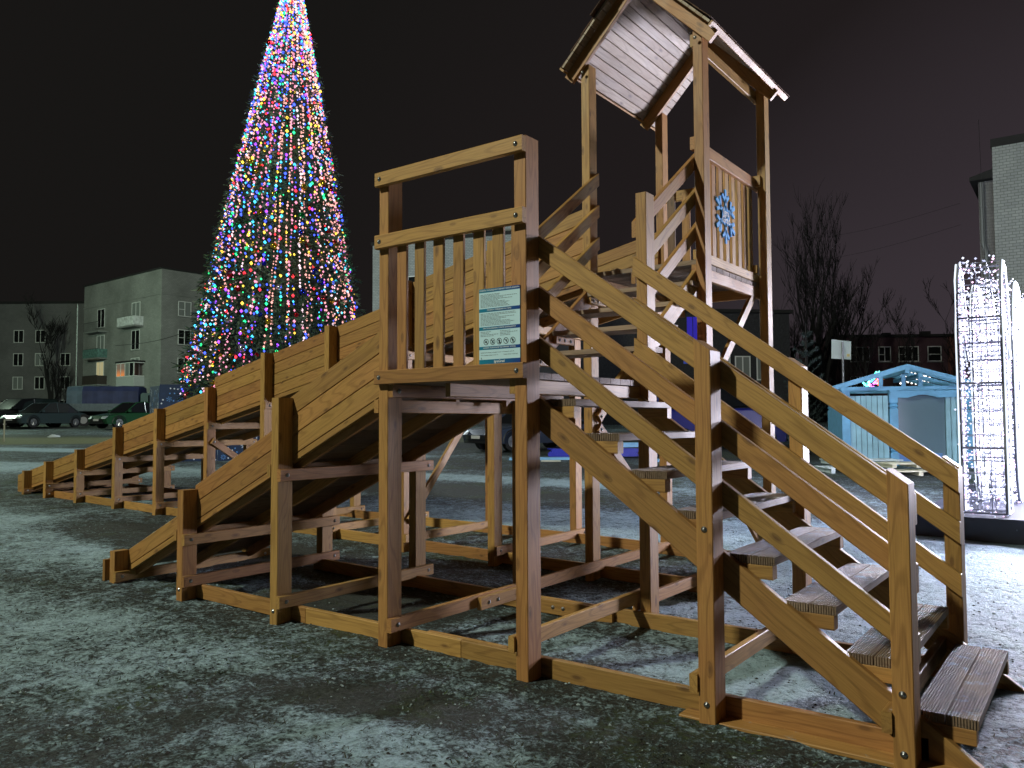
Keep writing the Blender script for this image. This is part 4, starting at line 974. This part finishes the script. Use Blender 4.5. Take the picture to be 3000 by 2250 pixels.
M_ROOFB = plain('roof_felt', (.02, .02, .02), .9); M_WF = plain('window_frame_white', (.75, .77, .75), .6); M_WG = plain('window_glass_dark', (.012, .014, .014), .1, spec=.7)
M_CURT = plain('curtain', (.22, .24, .23), .9); E_CURT = emit('lit_curtain', (.95, .80, .45), .30); E_WARM = emit('lit_room', (1.0, .42, .10), .9); M_CONC = plain('concrete', (.22, .23, .22), .9, noise=.2)
def wallbox(t, w_, d_, z0, z1, mat, name='wall'):
    mb = MB(); mb.box(0, w_, 0, d_, z0, z1, mat); return mb.build(name, t)
def window(t, x, z, w_, h_, face='front', dy=0, mull=1, curtain=None, transom=False, D=0):
    """front: on y=0 plane facing -y ; left: on x=0 plane facing -x ; right: x=D plane facing +x"""
    def T(u, v, z_):
        if face == 'front': return (u, v, z_)
        if face == 'left': return (v, u, z_)
        return (D-v, u, z_)
    def pb(mb, u0, u1, v0, v1, z0, z1, m):
        a = T(u0, v0, z0); b_ = T(u1, v1, z1); mb.box(min(a[0], b_[0]), max(a[0], b_[0]), min(a[1], b_[1]), max(a[1], b_[1]), z0, z1, m)
    mb = MB(); f = .07; v0, v1 = -.035, .02
    pb(mb, x, x+w_, v0, v1, z, z+f, M_WF); pb(mb, x, x+w_, v0, v1, z+h_-f, z+h_, M_WF); pb(mb, x, x+f, v0, v1, z+f, z+h_-f, M_WF); pb(mb, x+w_-f, x+w_, v0, v1, z+f, z+h_-f, M_WF)
    for i in range(mull): xm = x+w_*(i+1)/(mull+1); pb(mb, xm-.035, xm+.035, v0, v1, z+f, z+h_-f, M_WF)
    if transom: pb(mb, x+f, x+w_/(mull+1)-.035, v0, v1, z+h_*.45, z+h_*.45+.05, M_WF)
    o = mb.build('window', t)
    mb = MB(); pb(mb, x+f*.9, x+w_-f*.9, -.012, -.004, z+f*.9, z+h_-f*.9, curtain or M_WG); mb.build('pane', o)
    mb = MB(); pb(mb, x-.08, x+w_+.08, -.14, -.001, z-.07, z-.002, M_CONC); mb.build('sill', o)
def building_mid():
    p = spot(468, 83, 1.3); rz = YAW+.90
    t = empty('apartment_building', p, rz); tag(t, 'grey brick apartment block end with balconies, left of the christmas tree', 'building')
    # local: corner nearest at origin, +x to the picture's right (gable side), +y away ; long left facade goes -x
    # right (gable) face: x 0..11 ; left facade turned : build as box x 0..11,y 0..30 with rotation so that left face visible
    H = 15.1; wallbox(t, 12, 16.5, -1, H-2.45, M_BR_G); 
    mb = MB(); mb.box(-.05, 12.05, -.05, 16.55, H-2.44, H-2.28, M_BR_G); mb.box(0, 12, 0, 16.5, H-2.279, H, M_BR_G); mb.build('parapet', t)
    mb = MB(); mb.box(-.12, 12.12, -.12, 16.62, H+.001, H+.14, M_ROOFB); mb.build('roof', t)
    for k in range(4):
        z = 2.35+k*2.78
        window(t, 1.7, z, 1.35, 1.5, 'front', curtain=M_CURT if k == 3 else None, transom=True)
        window(t, 8.2, z, 1.35, 1.5, 'front')
    for k in range(4):
        z = 2.35+k*2.78-.0
        # left face: u=y ; two window/door + balcony stacks
        for y, bal in ((4.1, 0), (11.6, 1)):
            lit = (k == 1 and bal == 1)
            if k == 1 and bal == 0: pass
            elif k == 0 and bal == 1: continue
            window(t, y, z-.35, 1.7, 2.0, 'left', curtain=E_CURT if lit else (M_CURT if (k+bal) % 2 else None), mull=1)
            if k >= 1:
                mat = {(1, 1): M_BALC_BROWN, (2, 1): M_BALC_TEAL, (3, 1): M_BALC_RAIL, (3, 0): M_BALC_WHITE}.get((k, bal))
                if (k, bal) == (2, 0): continue
                balcony(t, y-.7, z-.95, 3.4, mat, rail=((k, bal) == (3, 1)))
    # glazed balcony with a warm lit room behind it
    glazed(t, 3.0, 2.35+2.78-1.35, 3.6)
M_BALC_BROWN = plain('balcony_brown', (.045, .035, .03), .8); M_BALC_TEAL = plain('balcony_teal', (.10, .20, .18), .8, noise=.4, nscale=4); M_BALC_RAIL = plain('balcony_rail', (.07, .07, .07), .7); M_BALC_WHITE = plain('balcony_white', (.62, .64, .64), .8, noise=.3, nscale=3); M_SIDING = plain('siding', (.50, .53, .52), .7)
def balcony(t, y, z, w_, mat, rail=False):
    mb = MB(); mb.box(-1.0, -.001, y, y+w_, z, z+.14, M_CONC); o = mb.build('balcony', t)
    if rail or mat is None:
        mb = MB(); 
        for i in range(14): yy = y+.05+i*(w_-.1)/13; mb.box(-.99, -.96, yy, yy+.03, z+.14, z+1.05, M_BALC_RAIL)
        mb.box(-1.0, -.95, y, y+w_, z+1.05, z+1.10, M_BALC_RAIL); mb.build('railing', o)
    else:
        mb = MB(); n = 9
        for i in range(n): yy = y+i*w_/n; mb.box(-1.01, -.98, yy+.008, yy+w_/n-.008, z+.16, z+1.05, mat)
        mb.box(-.98, -.02, y, y+.03, z+.16, z+1.05, mat); mb.box(-1.02, -.95, y, y+w_, z+1.05, z+1.09, M_BALC_RAIL); mb.build('parapet_boards', o)
def glazed(t, y, z, w_):
    mb = MB(); mb.box(-1.05, -.001, y, y+w_, z, z+.12, M_CONC); o = mb.build('balcony', t)
    for k in range(8):
        mb = MB(); zz = z+.13+k*.115; mb.box(-1.08, -1.04, y, y+w_, zz, zz+.105, M_SIDING); mb.box(-1.04, -.02, y-.03, y, zz, zz+.105, M_SIDING); mb.build('siding_board', o)
    mb = MB(); z1, z2 = z+1.06, z+2.45
    for i in range(5): yy = y+i*(w_-.08)/4; mb.box(-1.09, -1.02, yy, yy+.08, z1, z2, M_WF)
    for zz in (z1, z2-.08): mb.box(-1.09, -1.02, y, y+w_, zz, zz+.08, M_WF); mb.box(-1.02, -.05, y-.03, y+.05, zz, zz+.08, M_WF)
    mb.build('glazing_frame', o)
    for i in range(4):
        yy = y+.08+i*(w_-.08)/4; mb = MB(); mb.box(-1.06, -1.055, yy, yy+(w_-.08)/4-.08, z1+.08, z2-.08, [M_WG, M_CURT, E_WARM_G, E_WARM_G][i]); mb.build('pane', o)
    mb = MB(); mb.box(-1.15, 0, y-.1, y+w_+.1, z2+.001, z2+.16, M_ROOFB); mb.build('balcony_roof', o)
def warmglass():
    m, nt, b = newmat('lit_glazing'); N = nt.nodes.new; t = N('ShaderNodeTexCoord'); s_ = N('ShaderNodeSeparateXYZ'); r = N('ShaderNodeValToRGB'); nt.links.new(t.outputs['Generated'], s_.inputs[0]); nt.links.new(s_.outputs[2], r.inputs['Fac'])
    r.color_ramp.elements[0].color = (1, .30, .05, 1); r.color_ramp.elements[1].color = (.18, .12, .08, 1); r.color_ramp.elements[1].position = .6; nt.links.new(r.outputs[0], b.inputs['Emission Color']); b.inputs['Emission Strength'].default_value = .7; b.inputs['Base Color'].default_value = (.1, .1, .1, 1); return m
E_WARM_G = warmglass()
building_mid()
def building_left():
    p = spot(-120, 114, 1.3); t = empty('apartment_building', p, YAW-.02); tag(t, 'dark grey apartment block at the far left behind bare trees', 'building')
    H = 14.4; mb = MB(); mb.box(0, 16.2, 0, 12, -1, H, M_BR_D); mb.build('wall', t); mb = MB(); mb.box(-.1, 16.3, -.1, 12.1, H+.001, H+.3, M_ROOFB); mb.build('roof', t)
    for k in range(4):
        for j, x in enumerate((3.3, 6.3, 8.9, 11.9, 14.7)):
            if k == 3 and j == 3: continue
            window(t, x, 1.55+k*2.75, 1.2, 1.5, 'front', curtain=M_CURT if (k*3+j) % 4 == 0 else None)
building_left()
def building_right():
    p = spot(2930, 40, .3); t = empty('apartment_building', p, YAW-.62); tag(t, 'pale brick building with a drainpipe at the right edge', 'building')
    H = 13.1; mb = MB(); mb.box(0, 12, 0, 14, 0, H, M_BR_W); mb.build('wall', t); mb = MB(); mb.box(-.05, 12, -.05, 14, H+.001, H+.35, M_ROOFB); mb.build('roof', t)
    mb = MB(); mb.box(-.9, -.001, .1, 6, 11.8, 11.95, M_ROOFB); mb.poly([(-.9, .1, 11.951), (0, .1, 11.951), (0, .1, 12.2)], (0, 5.9, 0), M_ROOFB); mb.build('canopy', t)
    mb = MB(); mb.box(-.6, -.001, .5, 6, 0, 11.79, M_BR_D); mb.build('wall_recess', t)
    mb = MB(); mb.tube([(-.45, .3, 11.7), (-.45, .3, 9.0), (-.35, .3, 8.6), (-.35, .3, 5.0), (-.35, .3, 0)], .09, 8, M_POLE)
    for z in (10.6, 7.8, 5.5): mb.tube([(-.45 if z > 9 else -.35, .3, z), (-.45 if z > 9 else -.35, .3, z+.06)], .12, 8, M_POLE)
    mb.build('drainpipe', t)
building_right()
def building_back():
    p = spot(1090, 62, 1.0); t = empty('apartment_building', p, YAW-.33); tag(t, 'pale brick block seen through the slats behind the platform', 'building')
    H = 14.2; mb = MB(); mb.box(0, 13, 0, 12, -1, H, M_BR_W); mb.build('wall', t); mb = MB(); mb.box(-.1, 13.1, -.1, 12.1, H+.001, H+.25, M_ROOFB); mb.build('roof', t)
    mb = MB(); mb.box(1.6, 2.6, 2, 3, H+.26, H+1.3, M_BR_W); mb.box(6.5, 7.5, 2, 3, H+.26, H+1.3, M_BR_W); mb.box(10.4, 11.4, 1, 2, H+.26, H+1.6, M_BR_W); mb.build('chimney_block', t)
    for k in range(4):
        for x in (2.4, 5.0, 8.6): window(t, x, 1.8+k*2.78, 1.3, 1.5, 'front', curtain=M_CURT if k == 2 else None)
building_back()
def building_red():
    p = spot(2455, 70, 1.0); t = empty('school_building', p, YAW-.05); tag(t, 'low dark red brick building beyond the kiosk roof', 'building')
    mb = MB(); mb.box(0, 8.8, 0, 10, -1, 7.3, plain('brick_dim', (.085, .045, .055), .9, noise=.2)); mb.box(8.81, 9.7, -.3, 10, -1, 7.3, M_BR_R); mb.build('wall', t); mb = MB(); mb.box(-.1, 9.8, -.4, 10.1, 7.301, 7.5, M_ROOFB); mb.box(5.0, 5.6, 3, 3.6, 7.51, 8.0, M_ROOFB); mb.box(8.2, 8.9, 3, 3.6, 7.51, 8.1, M_ROOFB); mb.build('roof', t)
    for k in range(2):
        for x, w_, m_ in ((1.0, 1.6, 2), (3.3, 1.0, 1), (4.9, 1.6, 2), (7.2, 1.1, 0)):
            if k == 0 and x > 1: continue
            window(t, x, 2.9+k*2.4, w_, 1.25, 'front', mull=m_, transom=True)
building_red()
def building_dark():
    p = spot(1990, 50, .9); t = empty('low_building', p, YAW+.12); tag(t, 'unlit long building with violet window glow behind the tower', 'building')
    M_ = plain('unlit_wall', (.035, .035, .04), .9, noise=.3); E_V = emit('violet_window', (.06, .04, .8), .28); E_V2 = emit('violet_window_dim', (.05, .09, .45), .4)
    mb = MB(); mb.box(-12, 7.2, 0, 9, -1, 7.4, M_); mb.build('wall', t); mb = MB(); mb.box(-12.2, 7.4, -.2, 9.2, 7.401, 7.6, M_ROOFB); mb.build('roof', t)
    for x, z, w_, h_, m_ in ((.55, 5.5, .35, 1.6, E_V), (.95, 5.5, .25, 1.6, E_V), (.30, 4.2, .95, 1.2, E_V2)):
        mb = MB(); mb.box(x, x+w_, -.02, -.002, z, z+h_, m_); mb.build('lit_window', t)
    for x in (2.3, 3.6, 5.0): window(t, x, 3.2, 1.0, 1.5, 'front', mull=1, curtain=M_CURT)
building_dark()
# ================================================================== TREES
M_BARK = plain('dark_bark', (.012, .011, .011), .9); M_BARK2 = plain('grey_bark', (.055, .050, .052), .9)
def bare_tree(px, d, h, label, seed, spread=.5, mat=None, group='bare trees in the background', multi=1, dens=1.0, tmin=.012):
    p = spot(px, d); t = empty('bare_tree', p); tag(t, label, 'tree', group); rn = random.Random(seed)
    mt = MB(); mc = MB(); mat = mat or M_BARK
    def grow(q, dv, L_, r, lev, mb):
        pts = [q]; rs = [r]; dd = dv.copy(); n = 4
        for i in range(n):
            dd = (dd+Vector((rn.uniform(-.16, .16), rn.uniform(-.16, .16), rn.uniform(-.02, .14)))).normalized(); pts.append(pts[-1]+dd*L_/n); rs.append(max(tmin*.5, r*(1-.16*(i+1))))
        mb.tube(pts, rs, 5 if lev < 2 else 3, mat, cap=False)
        if lev >= 4: return
        kids = int(rn.choice([4, 5, 6])*dens) if lev < 3 else int(5*dens)
        for k in range(kids):
            i = rn.randint(1, n); side = Vector((rn.uniform(-1, 1), rn.uniform(-1, 1), 0)).normalized()
            nd = (dd*rn.uniform(.6, 1.1)+side*spread*rn.uniform(.5, 1.2)+ZZ*.25).normalized()
            grow(pts[i], nd, L_*rn.uniform(.42, .68), max(tmin, rs[i]*.55), lev+1, mc)
    for m_ in range(multi):
        off = Vector((rn.uniform(-.5, .5), rn.uniform(-.3, .3), -.2))*(multi > 1)
        grow(off-ZZ*.2, Vector((rn.uniform(-.12, .12), rn.uniform(-.1, .1), 1)).normalized(), h*.52, h*.022, 0, mt)
    mt.build('trunk', t); o = mc.build('crown', t)
bare_tree(2385, 60, 15.5, 'tall bare poplar left of the sign, tallest of the trees', 11, .32, multi=3, dens=1.1, tmin=.016)
bare_tree(2455, 63, 13.5, 'slender bare tree just right of the tallest poplar', 12, .38, multi=2, tmin=.016)
bare_tree(2560, 58, 8.6, 'small bare tree in front of the red brick building', 13, .6, tmin=.014)
bare_tree(2632, 60, 7.8, 'smaller bare tree over the kiosk roof', 14, .6, tmin=.014)
bare_tree(2300, 62, 11, 'bare bushy tree right of the tower post', 15, .6, tmin=.014)
bare_tree(150, 104, 14, 'bare tree in front of the dark left building', 16, .6, tmin=.03)
bare_tree(1790, 75, 15.5, 'thin bare tree standing beyond the long slide', 18, .5, tmin=.02)
bare_tree(1050, 58, 9.5, 'bare tree right of the christmas tree', 19, .6, tmin=.02)
bare_tree(2790, 66, 9, 'bare dark tree behind the lit display', 20, .6, tmin=.02)
def pine(px, d, h, label, seed):
    p = spot(px, d); t = empty('pine_tree', p); tag(t, label, 'tree', 'small conifers behind the stairs'); rn = random.Random(seed); M_ = plain('pine_needles', (.035, .055, .055), .7, noise=.4)
    mb = MB(); mb.tube([(0, 0, -.1), (0, 0, h*.6), (0, 0, h)], [.09, .06, .015], 6, M_BARK); mb.build('trunk', t); mb = MB()
    for k in range(11):
        z = h*(.12+.078*k); r = (h-z)*.42
        for j in range(6):
            a = rn.uniform(0, 2*PI); dv = Vector((math.cos(a), math.sin(a), .75)).normalized(); q = Vector((0, 0, z)); L_ = r*rn.uniform(.7, 1.1)
            for i in range(44):
                u = rn.random(); b_ = q+dv*L_*u; e = (dv*.6+Vector((rn.uniform(-1, 1), rn.uniform(-1, 1), rn.uniform(-1, 1)))).normalized()*.13; w_ = e.cross(Vector((rn.random(), rn.random(), rn.random()))).normalized()*.010
                mb.add([b_-w_, b_+w_, b_+e], [(0, 1, 2)], M_)
    mb.build('crown', t)
pine(2365, 26.5, 4.1, 'small dark pine with upturned twigs left of the kiosk', 1); pine(2330, 30, 3.0, 'lower dark pine behind the stair posts', 2)
# ================================================================== SMALL THINGS
p = spot(2472, 25.5); t = empty('traffic_sign', p, YAW+.15); tag(t, 'square white traffic sign seen from behind on a thin pole beside the kiosk', 'traffic sign')
mb = MB(); mb.tube([(0, 0, 0), (0, 0, 3.42)], .03, 8, M_POLE); mb.build('pole', t)
mb = MB(); M_SGN = plain('sign_back', (.50, .58, .55), .45, .2)
pts = [(-.33, .05, 2.93), (.29, .05, 2.90), (.31, .05, 3.44), (-.31, .05, 3.50)]; mb.poly(pts, (0, .01, 0), M_SGN); mb.build('plate', t)
mb = MB(); mb.box(.16, .25, .046, .049, 2.99, 3.07, plain('sticker', (.55, .45, .15), .6)); mb.build('sticker', t)
for px, d, h, lab, c_ in ((222, 72, 9.6, 'thin pale lamp pole in front of the dark left building', (.16, .17, .17)), ):
    p = spot(px, d); t = empty('lamp_pole', p); tag(t, lab, 'pole'); mb = MB(); mb.tube([(0, 0, -.3), (.0, 0, h)], [.07, .045], 8); mb.build('pole_shaft', t, plain('pale_pole', c_, .6))
p = spot(14, 42); t = empty('marker_post', p); tag(t, 'short pale wooden marker post in the grass at the left edge', 'post'); mb = MB(); mb.box(-.025, .025, -.025, .025, -.1, 1.0); mb.build('stake', t, plain('pale_stake', (.35, .34, .25), .8))
# overhead cables: sagging wire from the block to behind the tree, wires at the right
def wire(a, b, sag, label, r=.02):
    pts = [a+(b-a)*(i/14)-ZZ*sag*math.sin(PI*i/14) for i in range(15)]; mb = MB(); mb.tube(pts, r, 4); o = mb.build('overhead_cable', None, M_BLACKTRIM); tag(o, label, 'cable')
wire(spot(335, 75, 8.15), spot(640, 62, 9.3), .5, 'black cable sagging across the grey block to the christmas tree')
wire(spot(2300, 60, 14.5), spot(2830, 42, 11.6), .4, 'upper thin cable crossing the sky right of the tower', .006); wire(spot(2300, 60, 12.9), spot(2830, 42, 10.6), .4, 'lower thin cable crossing the sky right of the tower', .006)
wire(spot(2893, 39, 14.4), spot(2903, 39, 5), .0, 'thin vertical cable beside the drainpipe', .007)
# far festive lights under the kiosk roof
def far_light(px, d, z, cols, label, shape):
    p = spot(px, d); t = empty('festive_light', (p.x, p.y, z)); tag(t, label, 'festive light', 'festive lights seen through the kiosk gable'); rn = random.Random(px); mb = MB()
    M_ = [emit('festive', c, 4) for c in cols]
    if shape == 'star':
        for k in range(9):
            a = 2*PI*k/9; mb.octa((0, 0, 0), .10, M_[0]) if k == 0 else None; mb.tube([(0, 0, 0), (R0.x*.32*math.cos(a), R0.y*.32*math.cos(a), .32*math.sin(a))], .035, 4, M_[0])
    else:
        for i in range(46): x = rn.uniform(-.45, .45); mb.octa((R0.x*x, R0.y*x, .28*math.sin(x*5)+rn.uniform(-.12, .12)), rn.uniform(.03, .06), rn.choice(M_))
    mb.build('lamp_cluster', t)
far_light(2557, 44, 3.65, [(.1, 1, .6), (.2, .9, .9)], 'green festive light figure, leftmost under the kiosk gable', 'x'); far_light(2573, 44, 3.6, [(1, .1, .5), (.8, .2, 1)], 'magenta festive light figure between the green and the orange one', 'x')
far_light(2595, 44, 3.75, [(1, .25, .05), (1, .1, .05)], 'orange festive light figure by the left gable strut', 'x')
for px, n in ((2648, 'left'), (2681, 'middle'), (2708, 'right')): far_light(px, 44, 3.65, [(1, .95, .9)], f'white star light, {n} one of the three under the kiosk gable', 'star')
# a tuft-grown mound and a dark clod left, dropped snow lump
def clod(px, d, r, label, m_, nm='mound'):
    p = spot(px, d); mb = MB(); rn = random.Random(px); n, k = 12, 5
    for i in range(k+1):
        for j in range(n): a = 2*PI*j/n; rr = r*math.cos(PI/2*i/k)*(1+.18*rn.uniform(-1, 1)); mb.v.append((rr*math.cos(a), rr*math.sin(a)*.8, r*.42*math.sin(PI/2*i/k)*(1+.15*rn.uniform(-1, 1))-.02))
    mb.f = [(i*n+j, i*n+(j+1) % n, (i+1)*n+(j+1) % n, (i+1)*n+j) for i in range(k) for j in range(n)]; mb.m = [0]*len(mb.f)
    o = mb.build(nm, None, m_, smooth=True); o.location = p; tag(o, label, nm)
clod(185, 26, .42, 'dark clod of earth on the snow left of the long slide', plain('earth', (.03, .035, .032), .95, noise=.4, nscale=9), 'clod')
clod(160, 44, .35, 'white lump of snow on the grass before the parked cars', plain('snow_lump', (.5, .55, .56), .8), 'snow_lump')
# painted parking bars seen behind the stairs
M_LINE = plain('road_paint', (.50, .52, .50), .7, noise=.25, nscale=9)
for i, (px, d) in enumerate(((2206, 21.3), (2203, 20.6))):
    p = spot(px, d); q = p+R0*1.1; mb = MB(); n = 8; wv = F0*.16
    for j in range(n+1): u = p+(q-p)*(j/n); u.z = gz(u.x, u.y)+.012; v = u+wv; v.z = gz(v.x, v.y)+.012; mb.v += [tuple(u), tuple(v)]
    mb.f = [(2*j, 2*j+2, 2*j+3, 2*j+1) for j in range(n)]; mb.m = [0]*n; o = mb.build('road_marking', None, M_LINE); tag(o, kind='structure')
# ================================================================== GRASS, CLODS AND FROST (geometry, one object each)
from mathutils import noise as nse
def tufts():
    rn = random.Random(21); M_A = plain('frosted_blades', (.19, .25, .245), .8); M_B = plain('dead_grass', (.050, .055, .030), .9); M_C = plain('green_grass', (.045, .075, .022), .8); M_D = plain('dark_litter', (.045, .045, .040), .95)
    mb = MB()
    for i in range(52000):
        a = 2.0+7.5*rn.random()**1.5; b_ = rn.uniform(-1, 1)*(.68*a+.3); p = F0*a+R0*b_
        if p.y > 6.5 and rn.random() < .7: continue
        n1 = nse.noise(Vector((p.x*.9, p.y*.9, 5))); n2 = nse.noise(Vector((p.x*3.1, p.y*3.1, 9)))
        inner = YF < p.y < YC and p.x < .0
        if (n2 < -.05 and rn.random() < .7) or (inner and rn.random() < .75) or (p.x > -1.2 and rn.random() < .6): continue
        z = gz(p.x, p.y)+.016*nse.noise(Vector((p.x*1.1, p.y*1.1, 0)))-.008
        m_ = M_A if rn.random() < .30+n1*.4 else (M_C if n1 > .12 and rn.random() < .6 else (M_B if rn.random() < .5 else M_D))
        an = rn.uniform(0, 2*PI); L_ = rn.uniform(.006, .028)*(1.5 if m_ in (M_B, M_C) else 1); d = Vector((math.cos(an), math.sin(an), rn.uniform(.05, .8))).normalized()*L_; s_ = Vector((-math.sin(an), math.cos(an), rn.uniform(-.5, .5)))*rn.uniform(.0015, .005)
        q = Vector((p.x, p.y, z))
        mb.add([q-s_, q+s_, q+d*.6+s_*.7+ZZ*L_*.08, q+d], [(0, 1, 2, 3)], m_)
    o = mb.build('grass_and_litter'); o['kind'] = 'stuff'
    o['label'] = 'short frosted grass and dead leaves on the foreground ground'; o['category'] = 'grass'
tufts()
def clods():
    rn = random.Random(31); mb = MB(); M_D = plain('soil_crumbs', (.030, .027, .024), .95); M_S = plain('icy_crumbs', (.30, .38, .40), .6)
    for i in range(9000):
        a = 1.9+10*rn.random()**1.5; b_ = rn.uniform(-1, 1)*(.68*a+.3); p = F0*a+R0*b_
        n1 = nse.noise(Vector((p.x*1.4, p.y*1.4, 2)))
        if n1 < .0 and rn.random() < .8: continue
        z = gz(p.x, p.y)+.016*nse.noise(Vector((p.x*1.1, p.y*1.1, 0)))-.006; r = rn.uniform(.003, .013)
        c = Vector((p.x, p.y, z+r*.3)); vs = [c+Vector((dx*rn.uniform(.6, 1.4), dy*rn.uniform(.6, 1.4), dz*rn.uniform(.4, .9)))*r for dx, dy, dz in ((1, 0, 0), (-1, 0, 0), (0, 1, 0), (0, -1, 0), (0, 0, 1), (0, 0, -1))]
        mb.add(vs, [(0, 2, 4), (2, 1, 4), (1, 3, 4), (3, 0, 4)], M_D if n1 > .1 and rn.random() < .8 else M_S)
    o = mb.build('soil_and_ice_crumbs'); o['kind'] = 'stuff'; o['label'] = 'crumbs of dark soil and ice scattered over the ground'; o['category'] = 'soil'
clods()
